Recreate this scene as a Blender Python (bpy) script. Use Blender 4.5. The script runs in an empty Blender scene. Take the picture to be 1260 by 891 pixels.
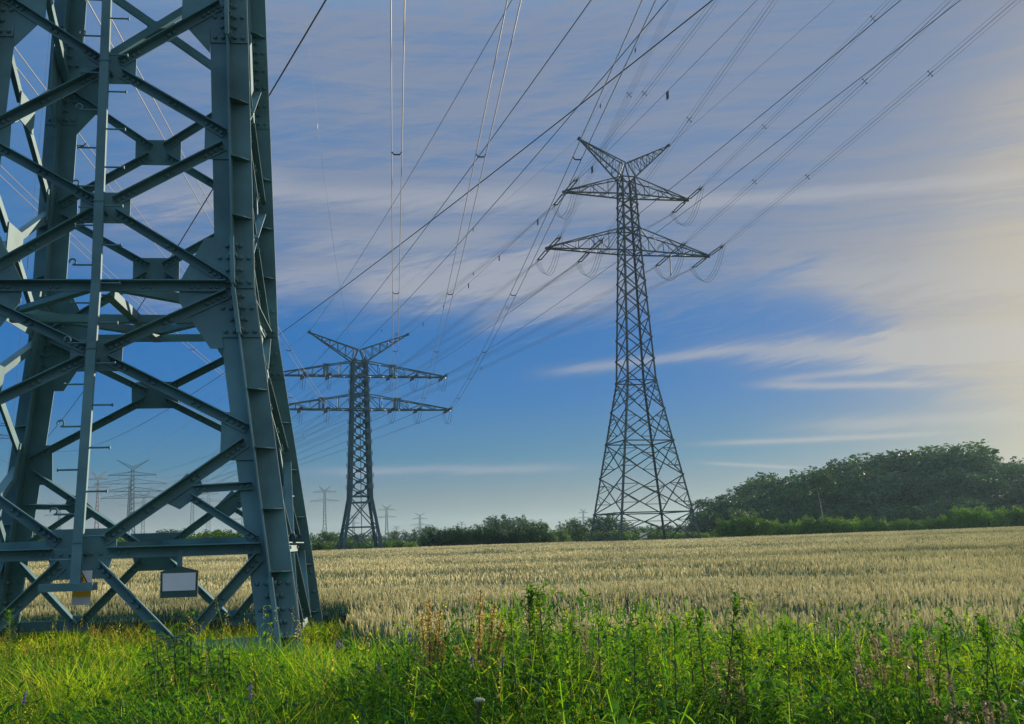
import bpy, math, random
import numpy as np
from mathutils import Vector, Matrix
rng = np.random.default_rng(7); random.seed(7)
S = bpy.context.scene; COL = S.collection
# ------------------------------------------------------------------ camera
F, PITCH, ROLL, CZ = 1300.0, 0.1665, 0.030, 1.75
cp, sp_, cr, sr = math.cos(PITCH), math.sin(PITCH), math.cos(ROLL), math.sin(ROLL)
fw = Vector((0, cp, sp_)); up0 = Vector((0, -sp_, cp)); rt0 = Vector((1, 0, 0))
rt = rt0 * cr - up0 * sr; up = rt0 * sr + up0 * cr
cam = bpy.data.cameras.new('camera'); co = bpy.data.objects.new('camera', cam); COL.objects.link(co)
M = Matrix.Identity(4)
for i in range(3):
    M[i][0] = rt[i]; M[i][1] = up[i]; M[i][2] = -fw[i]
M[2][3] = CZ
co.matrix_world = M
cam.sensor_width = 36; cam.lens = 36 * F / 1260; cam.clip_start = 0.1; cam.clip_end = 20000
S.camera = co
# ------------------------------------------------------------------ sky
SUN_AZ, SUN_EL = math.radians(36), math.radians(11.5)
SUN = Vector((math.sin(SUN_AZ) * math.cos(SUN_EL), math.cos(SUN_AZ) * math.cos(SUN_EL), math.sin(SUN_EL)))
w = bpy.data.worlds.new('World'); S.world = w; w.use_nodes = True
nt = w.node_tree; nt.nodes.clear()
class X:                                   # a tiny expression writer for math nodes
    def __init__(s, k): s.k = k
    @staticmethod
    def op(o, *a):
        n = nt.nodes.new('ShaderNodeMath'); n.operation = o
        for i, v in enumerate(a):
            if isinstance(v, X): nt.links.new(v.k, n.inputs[i])
            else: n.inputs[i].default_value = v
        return X(n.outputs[0])
    def __add__(s, o): return X.op('ADD', s, o)
    __radd__ = __add__
    def __sub__(s, o): return X.op('SUBTRACT', s, o)
    def __rsub__(s, o): return X.op('SUBTRACT', o, s)
    def __mul__(s, o): return X.op('MULTIPLY', s, o)
    __rmul__ = __mul__
    def __truediv__(s, o): return X.op('DIVIDE', s, o)
    def __pow__(s, o): return X.op('POWER', s, o)
def smooth(x, a, b):
    n = nt.nodes.new('ShaderNodeMapRange'); n.interpolation_type = 'SMOOTHSTEP'
    nt.links.new(x.k, n.inputs[0])
    for i, v in ((1, a), (2, b)):
        if isinstance(v, X): nt.links.new(v.k, n.inputs[i])
        else: n.inputs[i].default_value = v
    return X(n.outputs[0])
def mixc(f, a, b, mode='MIX'):
    n = nt.nodes.new('ShaderNodeMix'); n.data_type = 'RGBA'; n.blend_type = mode
    for sock, v in ((n.inputs[0], f), (n.inputs[6], a), (n.inputs[7], b)):
        if isinstance(v, X): nt.links.new(v.k, sock)
        elif isinstance(v, tuple): sock.default_value = (*v, 1)
        elif isinstance(v, (int, float)): sock.default_value = v
        else: nt.links.new(v, sock)
    return n.outputs[2]
def noise(vec, scale, detail=5, rough=.55, dist=0.):
    n = nt.nodes.new('ShaderNodeTexNoise'); nt.links.new(vec, n.inputs['Vector'])
    n.inputs['Scale'].default_value = scale; n.inputs['Detail'].default_value = detail
    n.inputs['Roughness'].default_value = rough; n.inputs['Distortion'].default_value = dist
    return X(n.outputs['Fac'])
tc = nt.nodes.new('ShaderNodeTexCoord'); sep = nt.nodes.new('ShaderNodeSeparateXYZ')
nt.links.new(tc.outputs['Generated'], sep.inputs[0])
dx, dy, dz = (X(sep.outputs[i]) for i in range(3))
el = X.op('ARCSINE', X.op('MINIMUM', X.op('MAXIMUM', dz, -1.), 1.)) * 57.29578
az = X.op('ARCTAN2', dx, dy) * 57.29578
cosun = X.op('MAXIMUM', dx * SUN.x + dy * SUN.y + dz * SUN.z, 0.)
def comb(x, y, z=0.):
    n = nt.nodes.new('ShaderNodeCombineXYZ')
    for i, v in enumerate((x, y, z)):
        if isinstance(v, X): nt.links.new(v.k, n.inputs[i])
        else: n.inputs[i].default_value = v
    return n.outputs[0]
sky = nt.nodes.new('ShaderNodeTexSky'); sky.sky_type = 'NISHITA'; sky.sun_disc = False
sky.sun_elevation = SUN_EL; sky.sun_rotation = SUN_AZ; sky.air_density = 1.; sky.dust_density = .6; sky.ozone_density = 2.
# clear air: the physical sky leaned towards the evening blue of the place, its high dome brightened as added fill light
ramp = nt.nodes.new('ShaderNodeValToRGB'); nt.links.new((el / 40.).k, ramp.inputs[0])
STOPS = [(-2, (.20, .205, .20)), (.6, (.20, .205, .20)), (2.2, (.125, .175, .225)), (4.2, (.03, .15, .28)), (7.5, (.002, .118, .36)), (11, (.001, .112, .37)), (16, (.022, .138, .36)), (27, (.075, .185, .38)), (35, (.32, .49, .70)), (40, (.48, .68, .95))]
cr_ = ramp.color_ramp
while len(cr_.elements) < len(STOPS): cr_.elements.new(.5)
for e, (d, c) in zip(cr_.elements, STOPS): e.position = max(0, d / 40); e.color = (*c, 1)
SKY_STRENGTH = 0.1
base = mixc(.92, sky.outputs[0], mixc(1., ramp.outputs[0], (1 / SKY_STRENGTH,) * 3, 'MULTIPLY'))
glow = cosun ** 36.
low = smooth(az, 10., 34.) * (1. - smooth(el, .5, 8.5))
base = mixc(low * .75, base, (4.1, 3.45, 2.35))
base = mixc(glow * .6, base, (4.9, 4.3, 3.3))
sg = X.op('EXPONENT', ((az - 32.) * (az - 32.) * .020 + (el - 5.5) * (el - 5.5) * .030) * -1.)
base = mixc(sg * .75, base, (6.0, 5.0, 3.1))
# cirrus: thin veils and streaks, laid out by compass direction and height
warp = noise(comb(az * .05, el * .12), 1.2, 3, .5)
wz = (warp - .5) * 3.2
n1 = noise(comb(az * .045 + el * .03, el * .22 - az * .012), 1.1, 6, .58, .3)
n2 = noise(comb(az * .035, el * .75 + az * .02 + wz * .35), 1.7, 10, .72, .25)
n3 = noise(comb(az * .085 + el * .05, el * .90 - az * .19 + wz * .3), 1.3, 11, .74, .35)
warm = smooth(az - el * 1.1 + (n1 - .5) * 6., -5., 14.)
ccol = mixc(warm, (1.95, 2.35, 3.30), (3.75, 3.55, 3.35))
ccol = mixc(smooth(cosun, .965, 1.), ccol, (4.8, 4.25, 3.4))
edge = 11.7 - az * .06 + X.op('EXPONENT', (az - 14.5) * (az - 14.5) * -.022) * 1.5 - smooth(az, 15., 26.) * 5.2 + (n3 - .5) * 8. + (n1 - .5) * 4.
veil = smooth(el - edge, -1.0, 2.4) * smooth(az, -32., -6.)
veil = veil * (.30 + smooth(az, -2., 14.) * .16 + smooth(n2, .38, .64) * .42 + smooth(n1, .38, .64) * .22)
veil = veil + smooth(n3, .40, .64) * smooth(el, 11., 19.) * smooth(az, -34., -10.) * (1. - smooth(az, 2., 16.) * .6) * .36
def streak(a0, e0, a1, e1, wd, al, wob=1.4, nz=n2, soft=.3):
    t = (az - a0) / (a1 - a0)
    d = (el - e0 - t * (e1 - e0)) / wd + (nz - .5) * wob
    g = X.op('EXPONENT', d * d * -1.)
    return g * smooth(t, -.06, soft) * (1. - smooth(t, 1. - soft, 1.06)) * al
ns = n3
st = streak(-15, 18.7, 6, 18.3, .75, .45, 2.6, n3)
for a in [(1, 18.0, 33, 16.6, .45, .5, 1.6, n2), (.5, 8.8, 13.5, 9.8, .32, .6, 2.4, n3), (9, 9.7, 31, 8.6, .75, .75, 3.4, n3), (12, 7.75, 23, 7.0, .22, .65, 1.6, n3),
          (8.5, 4.75, 24, 4.6, .16, .6, .8, n2), (9.3, 3.8, 16, 3.15, .11, .5, .4, n2), (-13, 3.9, 5.5, 3.7, .30, .5, 2., n3), (-11, 13.6, 8, 14.6, 1.3, .6, 6., n3),
          (13, 5.4, 33, 5.2, .4, .5, 2.4, n3), (17, 8.6, 34, 8.9, 1.0, .6, 3., n2), (13, 7.9, 21, 8.1, .2, .5, 2., n3), (-22, 12.5, -8, 14.6, .8, .45, 4., n3), (10, 13.5, 34, 11.5, 1.2, .35, 4., n3), (-3, 11.4, 7, 13.2, .7, .5, 5., n3), (-24, 17, -11, 19.5, 1.2, .35, 4, n3), (-14, 16, 2, 16.8, .8, .3, 4, n3)]:
    st = st + streak(*a)
alpha = X.op('MINIMUM', veil + st, .93)
ccol = mixc(sg * .7, ccol, (5.8, 4.9, 3.2))
scol = mixc(smooth(st + (n3 - .5) * .5, .05, .6) * .4, ccol, (4.6, 4.5, 4.5))
final = mixc(alpha, base, scol)
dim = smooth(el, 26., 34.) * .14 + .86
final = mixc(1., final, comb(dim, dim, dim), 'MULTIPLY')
bg = nt.nodes.new('ShaderNodeBackground'); nt.links.new(final, bg.inputs[0]); bg.inputs[1].default_value = SKY_STRENGTH
wo = nt.nodes.new('ShaderNodeOutputWorld'); nt.links.new(bg.outputs[0], wo.inputs[0])
# ------------------------------------------------------------------ sun, exposure
sl = bpy.data.lights.new('sun', 'SUN'); sl.energy = 5.0; sl.angle = math.radians(.6); sl.color = (1., .86, .66)
so = bpy.data.objects.new('sun', sl); COL.objects.link(so); so.rotation_euler = SUN.to_track_quat('Z', 'Y').to_euler(); so.location = (60, 80, 60)
S.view_settings.view_transform = 'Standard'; S.view_settings.look = 'None'; S.view_settings.exposure = 0.46; S.view_settings.gamma = 1
S.view_settings.use_curve_mapping = False
S.render.engine = 'CYCLES'; S.cycles.use_denoising = True; S.cycles.max_bounces = 6; S.cycles.transparent_max_bounces = 6; S.cycles.volume_bounces = 0
try: S.cycles.denoising_prefilter = 'ACCURATE'
except Exception: pass
# ------------------------------------------------------------------ helpers
def ray(px, py):                            # direction per metre of forward distance Y
    u, v = (px - 630) / F, (445.5 - py) / F
    d = rt * u + up * v + fw
    return d / d.y
def at(px, py, Y):
    d = ray(px, py) * Y
    return Vector((d.x, d.y, d.z + CZ))
def tag(o, label=None, cat=None, group=None, kind=None):
    for k, v in (('label', label), ('category', cat), ('group', group), ('kind', kind)):
        if v: o[k] = v
    return o
def link(name, me, mat, parent=None):
    o = bpy.data.objects.new(name, me); COL.objects.link(o)
    if mat is not None and me is not None and not me.materials: me.materials.append(mat)
    if parent is not None: o.parent = parent
    return o
def empty(name, loc=(0, 0, 0), rz=0):
    o = bpy.data.objects.new(name, None); COL.objects.link(o); o.location = loc; o.rotation_euler.z = rz; o.empty_display_size = .3
    return o
def copy_tree(o, parent=None):
    c = o.copy(); COL.objects.link(c)
    if parent is not None: c.parent = parent
    for ch in list(o.children): copy_tree(ch, c)
    return c
def npmesh(name, V, Fq, tint=None, smooth_=False):
    """V (n,3); Fq list of int arrays (m,k) of equal k each"""
    me = bpy.data.meshes.new(name)
    V = np.ascontiguousarray(V, dtype=np.float32)
    loops = np.concatenate([f.ravel() for f in Fq]).astype(np.int32)
    tot = np.concatenate([np.full(len(f), f.shape[1]) for f in Fq]).astype(np.int32)
    st_ = np.concatenate([[0], np.cumsum(tot)[:-1]]).astype(np.int32)
    me.vertices.add(len(V)); me.vertices.foreach_set('co', V.ravel())
    me.loops.add(len(loops)); me.loops.foreach_set('vertex_index', loops)
    me.polygons.add(len(tot)); me.polygons.foreach_set('loop_start', st_); me.polygons.foreach_set('loop_total', tot)
    if smooth_: me.polygons.foreach_set('use_smooth', np.ones(len(tot), dtype=bool))
    me.update(calc_edges=True)
    if tint is not None:
        a = me.attributes.new('tint', 'FLOAT', 'POINT'); a.data.foreach_set('value', np.asarray(tint, dtype=np.float32))
    me.validate()
    return me
class MB:
    def __init__(s): s.v = []; s.f = []
    def add(s, V, Fs):
        n = len(s.v); s.v.extend([tuple(p) for p in V]); s.f.extend([tuple(i + n for i in f) for f in Fs])
    def prism(s, prof, A, B, e1, e2):           # prof: 2-D polygon; swept from A to B
        k = len(prof)
        V = [A + e1 * p + e2 * q for p, q in prof] + [B + e1 * p + e2 * q for p, q in prof]
        Fs = [tuple((i, (i + 1) % k, (i + 1) % k + k, i + k)) for i in range(k)] + [tuple(range(k - 1, -1, -1)), tuple(range(k, 2 * k))]
        s.add(V, Fs)
    def frame(s, A, B, ref):
        d = (B - A).normalized(); e2 = (ref - d * ref.dot(d))
        if e2.length < 1e-5: e2 = Vector((1, 0, 0)) - d * d.x
        e2.normalize(); return d, e2.cross(d), e2
    def box(s, A, B, w, h, ref=Vector((0, 0, 1))):     # bar w wide, h thick along ref
        d, e1, e2 = s.frame(A, B, ref)
        s.prism([(-w / 2, -h / 2), (w / 2, -h / 2), (w / 2, h / 2), (-w / 2, h / 2)], A, B, e1, e2)
    def angle(s, A, B, w, t, ref, n0=0., flip=False):  # steel angle: one flange in the plane across ref, the other standing out along ref
        d, e1, e2 = s.frame(A, B, ref)
        if e1.z < 0 or (abs(e1.z) < 1e-3 and e1.x < 0): e1 = -e1
        if flip: e1 = -e1
        h = w / 2
        s.prism([(-h, n0), (h, n0), (h, n0 + w), (h - t, n0 + w), (h - t, n0 + t), (-h, n0 + t)], A, B, e1, e2)
    def plate(s, pts, n, t0, t1):
        k = len(pts); n = n.normalized()
        s.add([p + n * t0 for p in pts] + [p + n * t1 for p in pts], [tuple(range(k - 1, -1, -1)), tuple(range(k, 2 * k))] + [(i, (i + 1) % k, (i + 1) % k + k, i + k) for i in range(k)])
    def bolt(s, P, n, r=.024, h=.022):
        n = n.normalized(); a = n.orthogonal().normalized(); b = n.cross(a); V = []
        for (rr, hh) in ((r, 0), (r, h * .65), (r * .6, h)):
            V += [P + n * hh + (a * math.cos(i * math.pi / 3) + b * math.sin(i * math.pi / 3)) * rr for i in range(6)]
        s.add(V, [(i, (i + 1) % 6, (i + 1) % 6 + 6, i + 6) for i in range(6)] + [(i + 6, (i + 1) % 6 + 6, (i + 1) % 6 + 12, i + 12) for i in range(6)] + [tuple(range(12, 18))])
    def tube(s, pts, r, k=6, cap=True):
        pts = [Vector(p) for p in pts]; V = []; Fs = []; ref = None
        rs = r if isinstance(r, (list, tuple)) else [r] * len(pts)
        for i, p in enumerate(pts):
            d = (pts[min(i + 1, len(pts) - 1)] - pts[max(i - 1, 0)]).normalized()
            if ref is None: ref = d.orthogonal()
            e1 = (ref - d * ref.dot(d)).normalized(); ref = e1; e2 = d.cross(e1)
            V += [p + (e1 * math.cos(2 * math.pi * j / k) + e2 * math.sin(2 * math.pi * j / k)) * rs[i] for j in range(k)]
        for i in range(len(pts) - 1):
            Fs += [(i * k + j, i * k + (j + 1) % k, (i + 1) * k + (j + 1) % k, (i + 1) * k + j) for j in range(k)]
        if cap: Fs += [tuple(range(k - 1, -1, -1)), tuple(range((len(pts) - 1) * k, len(pts) * k))]
        s.add(V, Fs)
    def mesh(s, name):
        me = bpy.data.meshes.new(name); me.from_pydata(s.v, [], s.f); me.update()
        return me
    def build(s, name, mat, parent=None, smooth_=False):
        me = s.mesh(name)
        if smooth_: me.polygons.foreach_set('use_smooth', [True] * len(me.polygons))
        return link(name, me, mat, parent)
# ------------------------------------------------------------------ materials
def mat(name, col, rough=.6, metal=0., var=.0, scale=3., bump=0., spec=.5, var2=None, detail=5, coord='Object', stretch=None):
    m = bpy.data.materials.new(name); m.use_nodes = True; t = m.node_tree; b = t.nodes['Principled BSDF']
    b.inputs['Base Color'].default_value = (*col, 1); b.inputs['Roughness'].default_value = rough; b.inputs['Metallic'].default_value = metal
    b.inputs['Specular IOR Level'].default_value = spec
    if var or bump or var2:
        c = t.nodes.new('ShaderNodeTexCoord'); n = t.nodes.new('ShaderNodeTexNoise'); v = c.outputs[coord]
        if stretch:
            mp = t.nodes.new('ShaderNodeMapping'); mp.inputs['Scale'].default_value = stretch; t.links.new(v, mp.inputs[0]); v = mp.outputs[0]
        t.links.new(v, n.inputs['Vector']); n.inputs['Scale'].default_value = scale; n.inputs['Detail'].default_value = detail; n.inputs['Roughness'].default_value = .6
        r = t.nodes.new('ShaderNodeValToRGB'); t.links.new(n.outputs['Fac'], r.inputs[0])
        r.color_ramp.elements[0].position = .3; r.color_ramp.elements[1].position = .7
        c2 = var2 or tuple(min(1, k * (1 + var)) for k in col)
        r.color_ramp.elements[0].color = (*[k * (1 - var) for k in col], 1); r.color_ramp.elements[1].color = (*c2, 1)
        t.links.new(r.outputs[0], b.inputs['Base Color'])
        if bump:
            bp = t.nodes.new('ShaderNodeBump'); bp.inputs['Strength'].default_value = bump; bp.inputs['Distance'].default_value = .02
            t.links.new(n.outputs['Fac'], bp.inputs['Height']); t.links.new(bp.outputs[0], b.inputs['Normal'])
    return m
def leafmat(name, stops, trans=.45, rough=.5, objrand=False, nscale=0., tcol=None, spec=.25):
    """foliage: tint attribute (kind of leaf, painted shade on the near verge) picks the colour; light passes through the blade"""
    m = bpy.data.materials.new(name); m.use_nodes = True; t = m.node_tree; t.nodes.clear(); L = t.links.new
    r = t.nodes.new('ShaderNodeValToRGB'); e = r.color_ramp.elements
    while len(e) < len(stops): e.new(.5)
    for k, (p, c) in zip(e, stops): k.position = p; k.color = (*c, 1)
    a = t.nodes.new('ShaderNodeAttribute'); a.attribute_name = 'tint'; fac = a.outputs['Fac']
    if objrand:
        oi = t.nodes.new('ShaderNodeObjectInfo'); mm = t.nodes.new('ShaderNodeMath'); mm.operation = 'MULTIPLY_ADD'
        L(oi.outputs['Random'], mm.inputs[0]); mm.inputs[1].default_value = 1.; L(fac, mm.inputs[2])
        mn = t.nodes.new('ShaderNodeMath'); mn.operation = 'MULTIPLY'; L(mm.outputs[0], mn.inputs[0]); mn.inputs[1].default_value = .52; fac = mn.outputs[0]
    if nscale:
        g = t.nodes.new('ShaderNodeNewGeometry'); n = t.nodes.new('ShaderNodeTexNoise'); n.inputs['Scale'].default_value = nscale; n.inputs['Detail'].default_value = 4
        L(g.outputs['Position'], n.inputs['Vector']); ma = t.nodes.new('ShaderNodeMath'); ma.operation = 'MULTIPLY_ADD'; L(n.outputs['Fac'], ma.inputs[0]); ma.inputs[1].default_value = .9; ma.inputs[2].default_value = -.45
        mb_ = t.nodes.new('ShaderNodeMath'); mb_.operation = 'ADD'; mb_.use_clamp = True; L(ma.outputs[0], mb_.inputs[0]); L(fac, mb_.inputs[1]); fac = mb_.outputs[0]
    L(fac, r.inputs[0])
    d = t.nodes.new('ShaderNodeBsdfPrincipled'); L(r.outputs[0], d.inputs['Base Color']); d.inputs['Roughness'].default_value = rough; d.inputs['Specular IOR Level'].default_value = spec
    tr = t.nodes.new('ShaderNodeBsdfTranslucent'); mx = t.nodes.new('ShaderNodeMix'); mx.data_type = 'RGBA'; mx.blend_type = 'MULTIPLY'; mx.inputs[0].default_value = 1
    L(r.outputs[0], mx.inputs[6]); mx.inputs[7].default_value = (*(tcol or (1.5, 1.45, .6)), 1); L(mx.outputs[2], tr.inputs[0])
    ms = t.nodes.new('ShaderNodeMixShader'); ms.inputs[0].default_value = trans; L(d.outputs[0], ms.inputs[1]); L(tr.outputs[0], ms.inputs[2])
    o = t.nodes.new('ShaderNodeOutputMaterial'); L(ms.outputs[0], o.inputs[0])
    return m
STEEL = mat('painted_steel', (.086, .200, .232), .60, 0, .30, 1.1, .06, .25, detail=10)
STEEL_FAR = mat('galvanised_steel', (.055, .075, .08), .6, .0, .2, .6)
STEEL_MID = mat('weathered_green_steel', (.045, .11, .14), .6, .0, .2, .8)
STEEL_PALE = mat('haze_pale_steel', (.13, .15, .16), .7)  # fading by distance haze put into the colour
STEEL_RED = mat('pale_reddish_steel', (.42, .30, .27), .6)  # one even pale reddish tone
WIRE_DARK = mat('dark_cable', (.035, .038, .042), .55)
WIRE_ALU = mat('aluminium_cable', (.27, .26, .25), .55, .1)
WIRE_FAR = mat('weathered_cable', (.11, .11, .115), .55, .0)
INSUL = mat('brown_insulator', (.05, .045, .045), .35)
BARK = mat('bark', (.055, .045, .035), .9, 0, .3, 6, .3)
BIRCH = mat('pale_bark', (.24, .23, .20), .8, 0, .3, 6)
SIGN_GREEN = mat('sign_frame_green', (.03, .085, .085), .45, 0, .1, 5)
SIGN_WHITE = mat('sign_white', (.62, .66, .74), .4, 0, .04, 4)
SIGN_YELLOW = mat('sign_yellow', (.75, .42, .02), .45)
SIGN_BLACK = mat('sign_black', (.015, .015, .015), .5)
STICKER = mat('teal_sticker', (.0, .20, .20), .5)
# ------------------------------------------------------------------ ground
def gz(x, y):
    x = np.asarray(x, float); y = np.asarray(y, float)
    t = np.clip((y - 25) / 105, 0, 1); z = .47 * t * t * (3 - 2 * t)
    z = z + .35 * np.clip((x - 25) / 60, 0, 1) * np.clip((y - 60) / 80, 0, 1) - .10 * np.clip((-x) / 30, 0, 1) * np.clip((y - 40) / 80, 0, 1)
    z = z + 10.5 * np.exp(-(np.abs((x - 128) / 56) ** 2.2) - ((y - 320) / 70) ** 2)
    z = z + .05 * np.sin(x * .9 + 1) * np.sin(y * .7) * np.clip(1 - y / 40, 0, 1)
    z = z - .50 * np.clip((8.2 - y) / 4.2, 0, 1) ** 1.3 * (y > -20)  # dip towards the camera, shaped so taller growth behind shades it
    return z
def g(x, y): return float(gz(x, y))
def axis(a, b, n, p):
    t = np.linspace(-1, 1, n); return np.sign(t) * (np.abs(t) ** p) * b
gx = axis(0, 3000, 161, 3.0) ; gy = np.concatenate([np.linspace(-1500, -20, 14), np.linspace(-15, 30, 91), np.linspace(33, 420, 90), np.geomspace(440, 3000, 24)])
XX, YY = np.meshgrid(gx, gy); ZZ = gz(XX, YY)
nx, ny = len(gx), len(gy); idx = np.arange(nx * ny).reshape(ny, nx)
quads = np.stack([idx[:-1, :-1], idx[:-1, 1:], idx[1:, 1:], idx[1:, :-1]], -1).reshape(-1, 4)
GROUND = mat('earth_and_low_grass', (.045, .06, .02), .95, 0, .3, .35, 0, .1, (.09, .085, .04), 8)
tag(link('ground', npmesh('ground', np.stack([XX, YY, ZZ], -1).reshape(-1, 3), [quads], smooth_=True), GROUND), kind='structure')
# ------------------------------------------------------------------ the near pylon
Vx = Vector
TP, TYAW = Vector((-6.24, 17.0, 0)), .1307
ZH, ZR3, ZC2, ZK, ZC1, ZR1, ZC0, ZR0 = 1.723, 3.309, 4.536, 5.547, 6.807, 7.908, 9.05, 10.27
def nhw(z): return 2.484 + (1.910 - 2.484) * (z - ZH) / (ZK - ZH) if z <= ZK else 1.910 - .0409 * (z - ZK)
near = empty('lattice_pylon', (TP.x, TP.y, 0), TYAW)
tag(near, 'huge close-up grey-green steel pylon with bolted braces, climbing pole and hanging blank sign', 'pylon')
FL, FT = .29, .026        # leg flange
def fpt(k, u, z, n=0.):
    sl = -.150 if z <= ZK else -.0409
    nn = Vector((0, -1, -sl)).normalized()
    p = Vector((u, -nhw(z), z)) + nn * n
    return Matrix.Rotation(k * math.pi / 2, 3, 'Z') @ p
def fn(k, z):
    sl = -.150 if z <= ZK else -.0409
    return Matrix.Rotation(k * math.pi / 2, 3, 'Z') @ Vector((0, -1, -sl)).normalized()
def corner(sx, sy, z): return Vector((sx * nhw(z), sy * nhw(z), z))
# legs: two angles back to back (a cross in section), batten plates between the flanges, bolted splices
for sx in (1, -1):
    for sy in (-1, 1):
        m = MB(); ex, ey = Vector((1, 0, 0)), Vector((0, 1, 0))
        for z0, z1 in ((-.3, ZK), (ZK, 13.)):
            A, B = corner(sx, sy, z0), corner(sx, sy, z1)
            m.prism([(-FL, -FT / 2), (FL, -FT / 2), (FL, FT / 2), (-FL, FT / 2)], A, B, ex, ey)
            m.prism([(-FT / 2, FT / 2 + .002), (FT / 2, FT / 2 + .002), (FT / 2, FL), (-FT / 2, FL)], A, B, ex, ey)
            m.prism([(-FT / 2, -FL), (FT / 2, -FL), (FT / 2, -FT / 2 - .002), (-FT / 2, -FT / 2 - .002)], A, B, ex, ey)
        z = .55
        while z < 12.8:
            c = corner(sx, sy, z); a, b_, t = FT / 2 + .003, FL * .97, .014
            if not (4.75 < z < 6.35 or 9.3 < z < 11.):
                for qx, qy in ((sx, -1), (-sx, 1)):
                    pts = [c + Vector((qx * a, qy * a, 0)), c + Vector((qx * b_, qy * a, 0)), c + Vector((qx * b_ * .55, qy * b_ * .6, 0)), c + Vector((qx * a, qy * b_, 0))]
                    m.plate(pts, Vector((0, 0, 1)), 0, t)
            z += .94 if z > ZK else .86
        leg = m.build('leg', STEEL, near)
        for z0, z1 in ((-.2, 1.35), (4.80, ZK - .02), (ZK + .02, 6.32), (9.55, 11.3)):
            s = MB(); nrow = max(3, int((z1 - z0) / .17))
            for q, (e, oth) in enumerate(((ex, ey), (ey, ex))):
                for sg in (1, -1):
                    for side in (1, -1):
                        A, B = corner(sx, sy, z0), corner(sx, sy, z1); o0, o1 = FT / 2 + .002, FT / 2 + .018
                        lo, hi = FT / 2 + .022, FL - .012
                        def P(a, nn_, z_): return corner(sx, sy, z_) + e * (sg * a) + oth * (side * nn_)
                        s.add([P(lo, o0, z0), P(hi, o0, z0), P(hi, o1, z0), P(lo, o1, z0), P(lo, o0, z1), P(hi, o0, z1), P(hi, o1, z1), P(lo, o1, z1)],
                              [(0, 1, 2, 3), (7, 6, 5, 4), (0, 4, 5, 1), (1, 5, 6, 2), (2, 6, 7, 3), (3, 7, 4, 0)])
                        for r in range(nrow):
                            zz = z0 + (r + .5) * (z1 - z0) / nrow
                            s.bolt(P(.10 if r % 2 else .21, o1, zz), oth * side, .034, .032)
                            if r % 2 == 0: s.bolt(P(.095, o1, zz + .0), oth * side, .034, .032)
            # heel angle running along the ridge of the splice
            A, B = corner(sx, sy, z0 + .02), corner(sx, sy, z1 - .02)
            for sg in (1, -1): s.box(A + ey * sg * (FL + .004), B + ey * sg * (FL + .004), .06, .012, ey)
            s.build('splice_plate', STEEL, leg)
# face bracing
BW, BT, GN0, GN1 = .128, .016, FT / 2 + .003, FT / 2 + .021
BN = GN1 + .002
def inward(k): return k == 2          # the rear face is braced on its inner side
def brace(k, ua, za, ub, zb, ga=.0, gb=.0, w=BW, ba=4, bb=4, mid=True, n0=BN, flip=False):
    A, B = fpt(k, ua, za), fpt(k, ub, zb); d = (B - A); L = d.length; d.normalize()
    A, B = A + d * ga, B - d * gb; L = (B - A).length; nn = fn(k, (za + zb) / 2) * (-1 if inward(k) else 1)
    m = MB(); m.angle(A, B, w, BT, nn, n0, flip)
    pos = [.055 + i * .088 for i in range(ba)] + [L - .055 - i * .088 for i in range(bb)]
    if mid: pos += [L * .5 - .05, L * .5 + .05] if L < 2.2 else [L * .36 - .05, L * .36 + .05, L * .68 - .05, L * .68 + .05]
    for p in pos: m.bolt(A + d * p + nn * (n0 + BT), nn, .032, .031)
    return m.build('brace', STEEL, near)
def gusset(k, pts, bolts=()):
    m = MB(); zc = sum(p[1] for p in pts) / len(pts); sg_ = -1 if inward(k) else 1; nn = fn(k, zc) * sg_
    m.plate([fpt(k, u, z) for u, z in pts], nn, GN0, GN1)
    for u, z in bolts: m.bolt(fpt(k, u, z, GN1 * sg_), nn, .026, .024)
    return m.build('gusset_plate', STEEL, near)
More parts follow.
